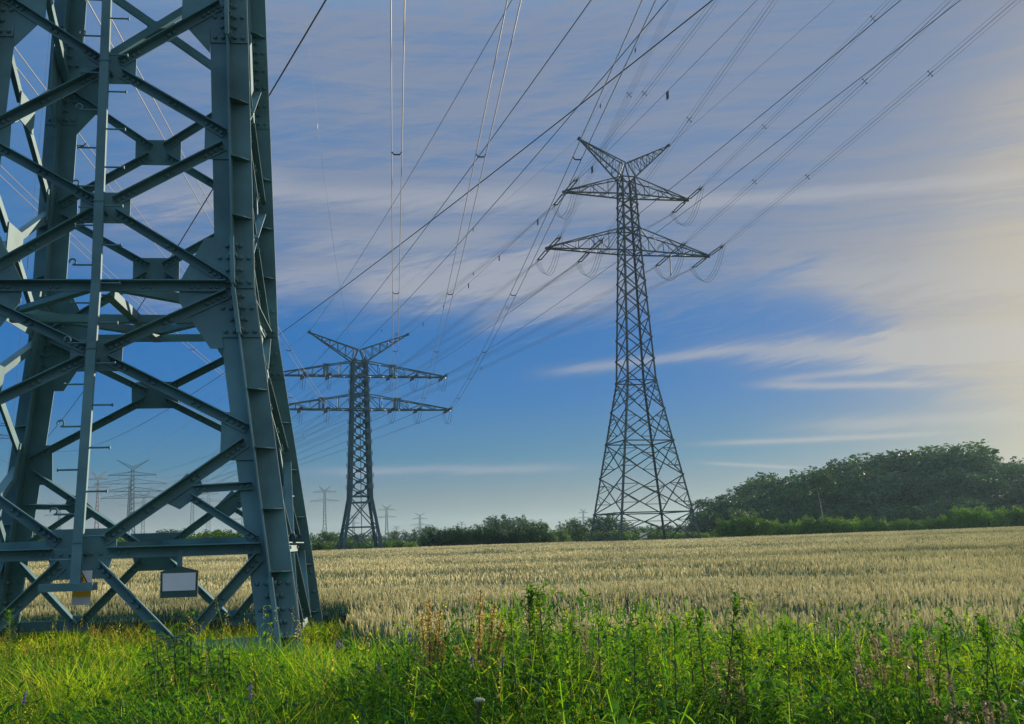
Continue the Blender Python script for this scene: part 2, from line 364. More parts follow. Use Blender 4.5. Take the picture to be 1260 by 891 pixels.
for k in range(4):
    for (zb, zc, zt) in ((ZR3, ZC2, ZK), (ZK, ZC1, ZR1), (ZR1, ZC0, ZR0)):
        for s in (1, -1):
            brace(k, s * (nhw(zb) - .10), zb + .10, 0, zc, .0, .16)
            brace(k, s * (nhw(zt) - .10), zt - .10, 0, zc, .0, .16)
        gw_ = .41 if k == 2 else .36; gusset(k, [(-gw_, zc - .24), (gw_, zc - .24), (gw_, zc + .24), (-gw_, zc + .24)])
    for s in (1, -1):
        def q(u, z): return (s * u, z)
        h = nhw(ZR3); gusset(k, [q(h - .46, ZR3 - .34), q(h + .02, ZR3 - .34), q(h - .02, ZR3 + .36), q(h - .46, ZR3 + .36)])
        h = nhw(ZR1); gusset(k, [q(h - .40, ZR1 - .30), q(h + .02, ZR1 - .30), q(h + .0, ZR1 + .30), q(h - .40, ZR1 + .30)])
        hB, hT, h = nhw(ZK - .92), nhw(ZK + .80), nhw(ZK); wd = .80 if k % 2 == 0 else .56
        gusset(k, [q(hB - .27, ZK - .92), q(h - .27, ZK), q(hT - .27, ZK + .80), q(hT - .42, ZK + .80), q(h - wd, ZK + .12), q(h - wd, ZK - .20), q(hB - .46, ZK - .92)])
        h = nhw(ZR0); gusset(k, [q(h - .26, ZR0 - .9), q(h - .26, ZR0 + .9), q(h - .7, ZR0 + .6), q(h - .7, ZR0 - .38)])
        # lowest panel: K to the middle of the horizontal, then a W down to the ground strut
        h = nhw(ZH); h3 = nhw(ZR3)
        brace(k, s * (h3 - .10), ZR3 - .10, s * .30, ZH + .16, 0, 0, .14, 4, 4)
        brace(k, s * .22, ZH - .14, s * (h * .52), .50, 0, 0, .14, 3, 3)
        brace(k, s * (h - .12), ZH - .12, s * (h * .56), .48, 0, 0, .135, 3, 2)
        mu, mz = s * (h3 * .52 + .12), (ZR3 + ZH) / 2 + .02
        brace(k, mu, mz + .02, s * (nhw(mz) - .12), mz + .06, .16, 0, .10, 2, 2, False)
        brace(k, mu, mz, s * (h - .16), ZH + .13, .12, 0, .10, 2, 2, False)
        gusset(k, [(mu - s * .30, mz - .10), (mu - s * .02, mz - .24), (mu + s * .30, mz + .0), (mu + s * .26, mz + .14), (mu + s * .06, mz + .26)])
        gusset(k, [(s * (h * .54 - .18), .36), (s * (h * .54 + .26), .36), (s * (h * .54 + .2), .66), (s * (h * .54 - .1), .62)])
        mm = MB(); mm.box(fpt(k, s * (h * .54 + .2), .46, .03), fpt(k, s * (nhw(.46) - .05), .46, .03), .18, .014, fn(k, .46)); mm.build('ground_strut', STEEL, near)
        mm = MB(); a, b_ = fpt(k, s * .36, ZH, BN), fpt(k, s * (h - .1), ZH, BN); mm.angle(a, b_, .14, .016, fn(k, ZH), 0)
        for u in (.5, .6, h - .35, h - .25): mm.bolt(fpt(k, s * u, ZH, BN + .016), fn(k, ZH), .028, .026)
        mm.build('horizontal_beam', STEEL, near)
    gusset(k, [(-.34, ZH - .33), (.34, ZH - .33), (.46, ZH + .12), (.44, ZH + .34), (-.44, ZH + .34), (-.46, ZH + .12)],
           [(u, ZH) for u in (-.38, -.26, -.14, .0, .14, .26, .38)])
    mm = MB(); h = nhw(ZK); mm.angle(fpt(k, -h + .12, ZK + .02), fpt(k, h - .12, ZK + .02), .14, .016, fn(k, ZK), BN + .018)
    for u in (-h + .25, -h + .34, -h + .52, -h + .62, -.7, -.6, -.12, .05, .6, .7, h - .62, h - .52, h - .34, h - .25): mm.bolt(fpt(k, u, ZK + .02, BN + .034), fn(k, ZK), .03, .028)
    mm.build('horizontal_beam', STEEL, near)
# plan bracing (a diamond between the middles of the faces) at the knee and the lower horizontal
for z in (ZK + .03, ZH + .05):
    h = nhw(z) - .05; mid = [Vector((0, -h, z)), Vector((h, 0, z)), Vector((0, h, z)), Vector((-h, 0, z))]
    for i in range(4):
        if z < 3 and i in (0,): continue
        mm = MB(); mm.angle(mid[i], mid[(i + 1) % 4], .14, .014, Vector((0, 0, 1)), .02 * (i % 2)); mm.build('plan_brace', STEEL, near)
mm = MB(); h = nhw(ZK) - .05; mm.angle(Vector((-h, -.1, ZK - .10)), Vector((h, .1, ZK - .10)), .13, .014, Vector((0, 0, 1)), 0); mm.build('plan_brace', STEEL, near)
mm = MB(); mm.angle(Vector((0.05, -h, ZK - .07)), Vector((.05, h, ZK - .07)), .14, .014, Vector((0, 0, 1)), 0); mm.build('plan_brace', STEEL, near)
# climbing pole with step bolts in front of the face
def pole(z): return fpt(0, -.05 + .009 * (ZC0 - z), z, .24)
m = MB()
zs = [1.30, ZK, 13.]
for a, b_ in zip(zs[:-1], zs[1:]):
    A, B = pole(a), pole(b_); nn = fn(0, (a + b_) / 2)
    m.prism([(-.065, -.02), (-.049, -.02), (-.049, .04), (.049, .04), (.049, -.02), (.065, -.02), (.065, .058), (-.065, .058)], A, B, Vector((1, 0, 0)), nn)
cpole = m.build('climbing_pole', STEEL, near)
i = 0; z = 1.62
while z < 12.6:
    m = MB(); P = pole(z); s = 1 if i % 2 else -1; nn = fn(0, z); a = P + Vector((s * .06, 0, 0)) + nn * .02; e = a + Vector((s * .26, 0, 0))
    if s > 0 or i % 4 == 0:
        m.tube([a, e], .013, 6); m.tube([e, e + Vector((s * .018, 0, 0))], .026, 6)
    else:
        m.tube([a, e], .013, 6); c = e + Vector((-.02, 0, .045))
        m.tube([c + Vector((.045 * math.sin(t), 0, -.045 * math.cos(t))) for t in np.linspace(.0, 5.0, 10)], .013, 6)
    m.build('step_bolt', STEEL, cpole); z += .302; i += 1
for z in (ZC0, ZC1, ZC2, ZH + .1):
    m = MB(); P = pole(z); nn = fn(0, z)
    m.box(P - nn * .23 + Vector((.05, 0, -.1)), P + Vector((.05, 0, -.1)), .06, .05, Vector((0, 0, 1))); m.box(P + nn * .03 + Vector((-.075, 0, .02)), P + nn * .03 + Vector((.075, 0, .02)), .07, .02, Vector((0, 0, 1)))
    m.box(P + Vector((-.30, 0, -.06)) - nn * .02, P + Vector((.02, 0, -.06)) - nn * .02, .02, .02, Vector((0, 0, 1)))
    m.build('pole_bracket', STEEL, cpole)
# anti-climb step at the foot of the pole
m = MB(); P = pole(1.27)
m.box(P + Vector((-.42, -.06, 0)), P + Vector((.26, -.06, 0)), .26, .10, Vector((0, 0, 1))); m.build('foot_plate', STEEL, near)
# warning sign under the pole: pale plate, yellow band, black and yellow warning triangle
sg = empty('warning_sign'); sg.parent = near
P = fpt(0, .06, 1.28, .075); sx_ = Vector((1, 0, 0)); nn = fn(0, 1.2); uz = nn.cross(sx_); uz = -uz if uz.z < 0 else uz
def SP(u, v, o=0.): return P + sx_ * u + uz * v + nn * o
def quad(u0, v0, u1, v1, o, o2, name, mt):
    m = MB(); m.plate([SP(u0, v0), SP(u1, v0), SP(u1, v1), SP(u0, v1)], nn, o, o2); return m.build(name, mt, sg)
quad(-.12, -.23, .12, .22, 0, .006, 'sign_plate', SIGN_WHITE)
quad(-.118, -.125, .118, -.03, .007, .010, 'yellow_band', SIGN_YELLOW)
def tri(r, o, o2, mt, name, c=(-.01, .085)):
    m = MB(); m.plate([SP(c[0] + r * math.sin(a), c[1] + r * math.cos(a)) for a in (0, -2.0944, 2.0944)], nn, o, o2); m.build(name, mt, sg)
tri(.115, .0065, .009, SIGN_BLACK, 'triangle_border'); tri(.088, .0095, .0115, SIGN_YELLOW, 'warning_triangle')
m = MB(); m.plate([SP(-.01 + u, .085 + v) for u, v in ((.012, .055), (-.022, .0), (-.004, .0), (-.016, -.04), (.022, .014), (.004, .014), (.026, .05))], nn, .012, .0135); m.build('lightning_bolt', SIGN_BLACK, sg)
# blank framed plate hanging from the lower horizontal
hs = empty('hanging_sign'); hs.parent = near
P = fpt(0, 1.31, ZH - .02, .06); nn = Vector((0, -1, 0)); uz = Vector((0, 0, 1))
m = MB(); m.plate([SP(-.035, -.21), SP(.035, -.21), SP(.035, .04), SP(-.035, .04)], nn, .0, .012); m.build('hanger_strap', STEEL, hs)
m = MB(); m.plate([SP(-.245, -.60), SP(.245, -.60), SP(.25, -.25), SP(.03, -.19), SP(-.03, -.19), SP(-.25, -.25)], nn, .014, .034); m.build('sign_frame', SIGN_GREEN, hs)
m = MB(); m.plate([SP(-.215, -.51), SP(.215, -.51), SP(.218, -.275), SP(-.218, -.275)], nn, .036, .042); m.build('blank_panel', SIGN_WHITE, hs)
m = MB(); c = corner(1, -1, 1.36)
m.plate([c + Vector((x, -FT / 2 - .019, z)) for x, z in ((.09, -.06), (.21, -.06), (.21, .06), (.09, .06))], Vector((0, -1, 0)), 0, .003); m.build('teal_sticker', STICKER, near)
# ------------------------------------------------------------------ pylons in the distance
def lattice(root, mt, levels, leg_w, br_w, xs, cruciform=False, plates=0., horiz=(), sub=(), single=None):
    """levels: [(z, half width)]; xs: z of the panel borders, each panel one X per face"""
    zs = [l[0] for l in levels]; hsz = [l[1] for l in levels]
    H = lambda z: float(np.interp(z, zs, hsz))
    for sx in (1, -1):
        for sy in (1, -1):
            m = single or MB()
            for (z0, h0), (z1, h1) in zip(levels[:-1], levels[1:]):
                A, B = Vector((sx * h0, sy * h0, z0)), Vector((sx * h1, sy * h1, z1)); a = leg_w; t = leg_w * .14
                if cruciform:
                    m.prism([(-a, -t), (a, -t), (a, t), (-a, t)], A, B, Vector((1, 0, 0)), Vector((0, 1, 0)))
                    m.prism([(-t, -a), (t, -a), (t, a), (-t, a)], A, B, Vector((1, 0, 0)), Vector((0, 1, 0)))
                else:
                    m.prism([(0, 0), (-sx * a, 0), (-sx * a, -sy * t), (-sx * t, -sy * t), (-sx * t, -sy * a), (0, -sy * a)], A, B, Vector((1, 0, 0)), Vector((0, 1, 0)))
            if single is None: m.build('leg', mt, root)
    for k in range(4):
        R = Matrix.Rotation(k * math.pi / 2, 3, 'Z'); m = single or MB()
        P = lambda u, z: R @ Vector((u * H(z), -H(z) - .01, z))
        nrm = R @ Vector((0, -1, 0))
        for z0, z1 in zip(xs[:-1], xs[1:]):
            m.box(P(-1, z0), P(1, z1), br_w, br_w * .7, nrm)
            m.box(P(1, z0) - nrm * br_w, P(-1, z1) - nrm * br_w, br_w, br_w * .7, nrm)
            f = H(z0) / (H(z0) + H(z1)); zc = z0 + (z1 - z0) * f
            if plates:
                c = P(0, zc); e = R @ Vector((1, 0, 0)); p = plates; uz = Vector((0, 0, 1))
                m.plate([c - e * p - uz * p * .8, c + e * p - uz * p * .8, c + e * p + uz * p * .8, c - e * p + uz * p * .8], nrm, .05, .08)
                for s in (1, -1):
                    c = P(s, z1); m.plate([c - e * s * p * 1.3 - uz * p * .5, c - uz * p * 1.2, c + uz * p * 1.2, c - e * s * p * 1.3 + uz * p * .5], nrm, .06, .09)
            if (z0, z1) in sub:        # secondary bracing of the tall panels
                for s in (1, -1):
                    for (za, fr) in ((z0, .5), (z1, .5)):
                        zm = za + (zc - za) * fr; um = s * (1 - fr) * H(za) / H(zm)
                        m.box(P(um, zm), P(s, zm), br_w * .6, br_w * .5, nrm)
                        m.box(P(um, zm), P(s, zc), br_w * .6, br_w * .5, nrm)
        for z in horiz: m.box(P(-1, z), P(1, z), br_w * 1.1, br_w, nrm)
        if single is None: m.build('face_bracing', mt, root)
    return H
def crossarm(m, side, zb, zt, hb, ht, L, bw, n=5, posts=()):
    """triangular arm: two bottom chords and two raking top chords meeting at the tip"""
    tip = Vector((side * L, 0, zb)); up_ = Vector((0, 0, 1))
    bot = [Vector((side * hb, s * hb, zb)) for s in (1, -1)]; top = [Vector((side * ht, s * ht, zt)) for s in (1, -1)]
    tb = [tip + Vector((0, s * .16, 0)) for s in (1, -1)]; tt = [tip + Vector((-side * .2, s * .12, .22)) for s in (1, -1)]
    for j in (0, 1):
        m.box(bot[j], tb[j], bw * 1.5, bw * 1.3); m.box(top[j], tt[j], bw * 1.05, bw)
        pts_b = [bot[j].lerp(tb[j], i / n) for i in range(n + 1)]; pts_t = [top[j].lerp(tt[j], i / n) for i in range(n + 1)]
        for i in range(n):
            if i % 2 == 0: m.box(pts_t[i], pts_b[i + 1], bw * .8, bw * .6)
            else: m.box(pts_b[i], pts_t[i + 1], bw * .8, bw * .6)
            if i: m.box(pts_b[i], pts_t[i], bw * .6, bw * .6)
    for i in range(2 * n):                     # zigzag between the bottom chords
        a, b_ = (0, 1) if i % 2 else (1, 0)
        m.box(bot[a].lerp(tb[a], i / (2 * n)), bot[b_].lerp(tb[b_], (i + 1) / (2 * n)), bw * .7, bw * .5)
    for i in range(n):
        a, b_ = (0, 1) if i % 2 else (1, 0)
        m.box(top[a].lerp(tt[a], i / n), top[b_].lerp(tt[b_], (i + 1) / n), bw * .5, bw * .4)
    for p in posts:                            # short frames standing on the chord
        for j in (0, 1):
            c = bot[j].lerp(tb[j], p); zt_ = top[j].lerp(tt[j], p).z
            for dx_ in (-.22, .22): m.box(c + Vector((dx_, 0, 0)), Vector((c.x + dx_, c.y, zt_ + .1)), bw, bw, Vector((1, 0, 0)))
            m.box(Vector((c.x - .5, c.y, zt_ + .1)), Vector((c.x + .5, c.y, zt_ + .1)), bw, bw)
    m.box(tb[0] - Vector((side * .5, 0, 0)), tb[1] + Vector((side * .15, 0, 0)), .5, .3)
def peak(m, side, z0, zc, zt, h, L, bw, n=7):
    """earth wire horn: leans out from the middle of the head"""
    tip = Vector((side * L, 0, zt)); lo = [Vector((side * h, s * h, z0)) for s in (1, -1)]; hi = [Vector((side * .12, s * .35, zc)) for s in (1, -1)]
    for j in (0, 1):
        m.box(lo[j], tip, bw * 1.3, bw * 1.2); m.box(hi[j], tip, bw * 1.0, bw)
        for i in range(n):
            a, b_ = lo[j].lerp(tip, i / n), hi[j].lerp(tip, (i + .5) / n); m.box(a, b_, bw * .6, bw * .5)
            m.box(b_, lo[j].lerp(tip, (i + 1) / n), bw * .6, bw * .5)
        m.box(lo[j], hi[j], bw, bw)
    for i in range(1, n): m.box(lo[0].lerp(tip, i / n), lo[1].lerp(tip, i / n), bw * .5, bw * .5)
    m.box(tip - Vector((side * .25, 0, .1)), tip + Vector((side * .1, 0, .05)), .4, .35)
def string(root, P, d, L, gap=.45):
    """tension set: yoke plates and two ribbed strings from the arm outward along d"""
    d = d.normalized(); s = d.cross(Vector((0, 0, 1))).normalized(); m = MB()
    a = P + d * .5
    m.tube([P, a], .05, 5); m.box(a - s * gap * .65, a + s * gap * .65, .22, .06, d.cross(s))
    e = P + d * (L - .7)
    for q in (1, -1):
        pts, rad = [], []; n = 14
        for i in range(n + 1):
            pts.append(a.lerp(e, i / n) + s * q * gap / 2); rad.append(.10 if i % 2 else .05)
        m.tube(pts, rad, 6)
        m.tube([e + s * q * gap / 2, P + d * (L + .1) + s * q * gap * .4 + Vector((0, 0, .18))], .035, 4)
    m.box(e - s * gap * .7, e + s * gap * .7, .25, .06, d.cross(s)); m.tube([e, P + d * L], .07, 5)
    m.build('insulator_string', INSUL, root)
    return P + d * L
def jumper(root, a, b_, drop, n=2, post=None):
    m = MB(); s = (b_ - a).cross(Vector((0, 0, 1))).normalized()
    for q in range(n):
        o = s * (q - (n - 1) / 2) * .3
        m.tube([a.lerp(b_, t) + o - Vector((0, 0, drop * (1 + .05 * q) * (1 - (2 * t - 1) ** 2))) for t in np.linspace(0, 1, 15)], .022, 4)
    m.build('jumper_cable', WIRE_FAR, root)
# --- the big angle pylon at the far edge of the field
RP, RYAW = Vector((15.45, 131., 0)), .285
rg = g(RP.x, RP.y); zz = lambda rel: rel + CZ - rg
big = empty('lattice_pylon', (RP.x, RP.y, rg), RYAW)
tag(big, 'tall dark lattice pylon right of the middle, with four spread legs and heavy insulator strings', 'pylon')
lv = [(-.2, 5.35), (zz(19.), 1.97), (zz(35.75), 1.22), (zz(45.6), .94)]
zr = [0, zz(2.75), zz(7.2), zz(11.4), zz(15.4), zz(19.), zz(21.8), zz(24.5), zz(27.1), zz(29.6), zz(31.8), zz(33.9), zz(35.75), zz(37.4), zz(38.8), zz(40.4), zz(41.9), zz(43.25), zz(45.6)]
lattice(big, STEEL_FAR, lv, .23, .125, zr, False, .12, (zz(2.75), zz(11.4), zz(19.), zz(35.75), zz(38.75), zz(43.25), zz(45.6)), ((zr[0], zr[1]), (zr[1], zr[2]), (zr[2], zr[3]), (zr[3], zr[4]), (zr[4], zr[5])))
ARM_R = {'up': (zz(43.25), zz(45.6), 1.0, .94, 8.55), 'lo': (zz(35.75), zz(38.75), 1.22, 1.13, 11.1)}
for side in (1, -1):
    for key, n in (('up', 4), ('lo', 5)):
        zb, zt, hb, ht, L = ARM_R[key]; m = MB(); crossarm(m, side, zb, zt, hb, ht, L, .115, n); m.build('crossarm', STEEL_FAR, big)
    m = MB(); peak(m, side, zz(45.6), zz(47.7), zz(50.6), .94, 6.3, .12); m.build('earth_wire_horn', STEEL_FAR, big)
m = MB()
for side in (1, -1):
    zb, zt, hb, ht, L = ARM_R['lo']
m.tube([Vector((5.6, 0, ARM_R['lo'][0])), Vector((5.6, 0, ARM_R['lo'][0] - 2.9))], .07, 5); m.build('support_insulator', INSUL, big)
m = MB(); m.plate([Vector((-2.6, -5.0, 1.0)), Vector((-1.7, -5.0, 1.0)), Vector((-1.7, -5.0, 1.6)), Vector((-2.6, -5.0, 1.6))], Vector((0, -1, 0)), 0, .03); m.build('number_plate', SIGN_WHITE, big)
RM = Matrix.Translation(big.location) @ Matrix.Rotation(RYAW, 4, 'Z')
R_ATT = {}
for nm, (key, u) in {'upper right': ('up', 8.4), 'upper left': ('up', -8.4), 'lower right': ('lo', 10.9), 'lower left': ('lo', -10.9), 'lower right inner': ('lo', 5.6), 'lower left inner': ('lo', -5.4)}.items():
    P = Vector((u, 0, ARM_R[key][0] - .05))
    a = string(big, P + Vector((0, -.3, 0)), Vector((0, -1, .06)), 4.3); b_ = string(big, P + Vector((0, .3, 0)), Vector((0, 1, -.10)), 4.3)
    jumper(big, a, b_, 2.9, 3); R_ATT[nm] = (RM @ a, RM @ b_)
R_ATT['left horn'] = (RM @ Vector((-6.3, 0, zz(50.6))),) * 2; R_ATT['right horn'] = (RM @ Vector((6.3, 0, zz(50.6))),) * 2
# --- the slim dense pylon on the left edge of the field
LP, LYAW = Vector((-20.55, 140., 0)), .285
lg = g(LP.x, LP.y); zl = lambda rel: rel + CZ - lg
slim = empty('lattice_pylon', (LP.x, LP.y, lg), LYAW)
tag(slim, 'slim blue-green lattice pylon with wide flat crossarms and dense plated bracing, left of the middle', 'pylon')
lv = [(-.2, 2.62), (zl(6.0), 1.36), (zl(17.7), 1.02), (zl(24.2), .86)]
zp = [zl(6.0 + i * 1.462) for i in range(9)]
lattice(slim, STEEL_MID, lv, .21, .13, [0, zl(2.2), zl(6.0)], True, 0, (zl(2.2), zl(5.4), zl(6.2)), ())
mlat = [(z, 0) for z in zp]
for k in range(4):
    pass
H2 = lambda z: float(np.interp(z, [l[0] for l in lv], [l[1] for l in lv]))
zs2 = zp + [zl(17.7 + i * 1.3) for i in range(1, 6)]
for k in range(4):
    R = Matrix.Rotation(k * math.pi / 2, 3, 'Z'); m = MB(); nrm = R @ Vector((0, -1, 0)); e = R @ Vector((1, 0, 0)); uz_ = Vector((0, 0, 1))
    P = lambda u, z: R @ Vector((u * H2(z), -H2(z) - .03, z))
    for z0, z1 in zip(zs2[:-1], zs2[1:]):
        m.box(P(-1, z0), P(1, z1), .13, .08, nrm); m.box(P(1, z0) - nrm * .14, P(-1, z1) - nrm * .14, .13, .08, nrm)
        c = P(0, (z0 + z1) / 2); m.plate([c - e * .34 - uz_ * .2, c + e * .34 - uz_ * .2, c + e * .34 + uz_ * .2, c - e * .34 + uz_ * .2], nrm, .07, .10)
        for s in (1, -1):
            c = P(s, z1); m.plate([c - e * s * .45 - uz_ * .2, c - uz_ * .35, c + uz_ * .35, c - e * s * .45 + uz_ * .2], nrm, .3, .33)
    for z in (zl(17.7), zl(19.7), zl(22.2), zl(24.2)): m.box(P(-1, z), P(1, z), .18, .16, nrm)
    m.build('face_bracing', STEEL_MID, slim)
m = MB(); m.tube([Vector((-.05, -H2(3.) - .1, 1.)), Vector((-.05, -H2(zl(6)) - .1, zl(6.))), Vector((-.05, -H2(zl(24)) - .1, zl(24.)))], .05, 5); m.build('climbing_pole', STEEL_MID, slim)
ARM_L = {'up': (zl(22.2), zl(24.2), .9, .86, 11.6), 'lo': (zl(17.7), zl(19.7), 1.04, .98, 12.2)}
for side in (1, -1):
    for key, pp in (('up', (.33, .66)), ('lo', (.36, .68))):
        zb, zt, hb, ht, L = ARM_L[key]; m = MB(); crossarm(m, side, zb, zt, hb, ht, L, .115, 6, pp[:1]); m.build('crossarm', STEEL_MID, slim)
    m = MB(); peak(m, side, zl(24.2), zl(25.8), zl(28.1), .86, 6.7, .12, 6); m.build('earth_wire_horn', STEEL_MID, slim)
LM = Matrix.Translation(slim.location) @ Matrix.Rotation(LYAW, 4, 'Z')
L_ATT = {}
for key in ('up', 'lo'):
    for u, un in ((1, 'outer'), (.65, 'middle'), (.36, 'inner'), (-1, 'outer'), (-.65, 'middle'), (-.36, 'inner')):
        P = Vector((u * ARM_L[key][4] * .985, 0, ARM_L[key][0] - .05)); sd = 'right' if u > 0 else 'left'
        a = string(slim, P + Vector((0, -.2, 0)), Vector((0, -1, .02)), 2.3, .3); b_ = string(slim, P + Vector((0, .2, 0)), Vector((0, 1, -.06)), 2.3, .3)
        jumper(slim, a, b_, 1.7, 2); L_ATT[(key, sd, un)] = (LM @ a, LM @ b_)
L_ATT['left horn'] = (LM @ Vector((-6.7, 0, zl(28.1))),) * 2; L_ATT['right horn'] = (LM @ Vector((6.7, 0, zl(28.1))),) * 2
# --- top of the near pylon, the same pattern, above the edge of the picture
m = MB()
lattice(None, STEEL, [(13., nhw(13.)), (19.4, nhw(19.4)), (26., 1.08)], .27, .14, [10.27, 12.6, 14.8, 16.9, 18.9, 20.9, 22.6, 24.3, 26.], True, .25, (19.4, 24., 26.), (), m)
for side in (1, -1):
    crossarm(m, side, 19.45, 21.5, nhw(19.4), 1.3, 12.6, .15, 6); crossarm(m, side, 24., 26., 1.15, 1.08, 11.6, .15, 6); peak(m, side, 26., 27.6, 30., 1.08, 6.7, .15, 6)
m.build('upper_body', STEEL, near)
NM = Matrix.Translation(near.location) @ Matrix.Rotation(TYAW, 4, 'Z')
# --- pylons far behind, one mesh each
FAR = {}
def far_pylon(label, cx, ytop, ybase, H, arms, horn, mt, bw=None, flat=False, group=None, pxw=5., name='distant_pylon'):
    D = F * H / (ybase - ytop); c = at(cx, ybase, D); gz0 = g(c.x, c.y); top = at(cx, ytop, D).z - gz0
    s = D / F; m = MB(); bw = bw or max(.12, s * .28)
    hwid = pxw / 2 * s / 1.25; lv_ = [(-.5, hwid * 1.9), (top * .35, hwid), (top * (.99 if flat else .9), hwid * .5)]
    n = 11; zs_ = [0] + [top * (.35 + .55 * i / n) for i in range(n + 1)]; zs_.insert(1, top * .18)
    lattice(None, mt, lv_, bw * 1.5, bw * .8, zs_, False, 0, (), (), m)
    att = []
    for (ya, ha) in arms:
        za = at(cx, ya, D).z - gz0; L = ha * s / math.cos(.285)
        for sd in (1, -1):
            crossarm(m, sd, za, za + L * .16, hwid * .6, hwid * .5, L, bw * .8, 3)
            for f_ in (.55, 1.):
                m.tube([Vector((sd * L * f_, 0, za)), Vector((sd * L * f_, 0, za - L * .13))], bw * .4, 4)
                att.append((sd, f_, za - L * .13, L))
    if horn:
        zb = top * .90
        for sd in (1, -1): peak(m, sd, zb, zb + (top - zb) * .25, top, hwid * .5, horn * s / math.cos(.285), bw * .8, 4)
    o = m.build(name, mt); o.location = (c.x, c.y, gz0); o.rotation_euler.z = .285
    tag(o, label, 'pylon', group)
    MM = Matrix.Translation(o.location) @ Matrix.Rotation(.285, 4, 'Z')
    FAR[label] = [MM @ Vector((sd * L * f_, 0, z)) for sd, f_, z, L in att] + ([MM @ Vector((sd * horn * s / math.cos(.285), 0, top)) for sd in (1, -1)] if horn else [])
    return o
TA = 'distant pylon with V-shaped horns seen through the near pylon, right of its climbing pole'
TB = 'distant flat-topped pylon with two wide crossarms standing directly behind the V-horned one'
far_pylon(TA, 161, 566, 660, 50, [(585, 27), (605, 34)], 18, STEEL_MID, .30, pxw=9)
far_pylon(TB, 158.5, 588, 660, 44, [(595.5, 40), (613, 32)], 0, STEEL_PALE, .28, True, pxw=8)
far_pylon('pale reddish lattice mast pylon just right of the climbing pole', 118.5, 580, 660, 50, [(590, 11), (600, 13)], 8, STEEL_RED, .30, pxw=6)
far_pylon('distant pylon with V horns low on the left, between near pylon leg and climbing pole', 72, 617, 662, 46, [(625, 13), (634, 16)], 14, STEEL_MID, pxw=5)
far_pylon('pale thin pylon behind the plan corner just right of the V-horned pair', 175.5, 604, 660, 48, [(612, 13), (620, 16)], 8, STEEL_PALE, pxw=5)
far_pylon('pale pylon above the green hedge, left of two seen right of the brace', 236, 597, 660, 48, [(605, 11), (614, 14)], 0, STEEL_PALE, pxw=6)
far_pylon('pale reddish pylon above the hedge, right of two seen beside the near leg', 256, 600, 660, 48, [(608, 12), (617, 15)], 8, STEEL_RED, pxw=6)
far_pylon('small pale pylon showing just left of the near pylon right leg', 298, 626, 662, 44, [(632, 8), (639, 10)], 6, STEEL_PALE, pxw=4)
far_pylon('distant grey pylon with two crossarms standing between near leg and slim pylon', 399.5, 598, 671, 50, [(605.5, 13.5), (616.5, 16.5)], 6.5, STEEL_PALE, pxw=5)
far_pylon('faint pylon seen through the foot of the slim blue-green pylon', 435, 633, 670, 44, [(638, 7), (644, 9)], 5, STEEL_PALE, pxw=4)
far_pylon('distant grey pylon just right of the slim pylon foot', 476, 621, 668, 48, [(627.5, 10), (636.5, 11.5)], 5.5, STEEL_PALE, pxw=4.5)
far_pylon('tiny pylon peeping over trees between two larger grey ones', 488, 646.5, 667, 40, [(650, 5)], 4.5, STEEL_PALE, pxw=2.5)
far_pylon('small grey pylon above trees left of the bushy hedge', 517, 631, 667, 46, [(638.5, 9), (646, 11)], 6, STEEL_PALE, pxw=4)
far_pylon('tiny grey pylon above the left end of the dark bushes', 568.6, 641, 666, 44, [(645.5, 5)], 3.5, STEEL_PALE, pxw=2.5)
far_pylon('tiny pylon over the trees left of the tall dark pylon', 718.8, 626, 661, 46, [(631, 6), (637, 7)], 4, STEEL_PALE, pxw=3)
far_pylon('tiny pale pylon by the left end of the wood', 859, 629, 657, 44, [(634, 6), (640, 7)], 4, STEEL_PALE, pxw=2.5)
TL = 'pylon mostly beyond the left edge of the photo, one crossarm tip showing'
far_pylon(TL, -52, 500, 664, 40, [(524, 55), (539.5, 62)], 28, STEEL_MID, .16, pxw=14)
# ------------------------------------------------------------------ overhead wires
DIRB = Vector((math.sin(.285), -math.cos(.285), 0))
def pix_on_line(A, d, px, py):              # where the vertical plane of a span meets the line of sight
    r = ray(px, py); m = r.x; s = (m * A.y - A.x) / (d.x - m * d.y); Y = A.y + d.y * s
    return s, r.z * Y + CZ
def span_q(A, d, pixels, end=None, c0=.00035):
    pts = [pix_on_line(A, d, *p) for p in pixels]
    if len(pts) == 1: c = c0; s, z = pts[0]; b_ = (z - A.z - c * s * s) / s
    else:
        s = np.array([p[0] for p in pts]); z = np.array([p[1] for p in pts]) - A.z
        # gentle curvature of a hanging wire, slope fitted to the sight lines
        c = c0; b_ = float(np.sum(s * (z - c * s * s)) / np.sum(s * s))
    smax = end if end else (A.y + 25) / -d.y
    return [Vector((A.x + d.x * t, A.y + d.y * t, A.z + b_ * t + c * t * t)) for t in np.linspace(0, smax, 60)]
def span(A, B, sag, n=48):
    return [A.lerp(B, t) - Vector((0, 0, 4 * sag * t * (1 - t))) for t in np.linspace(0, 1, n)]
WG = {}
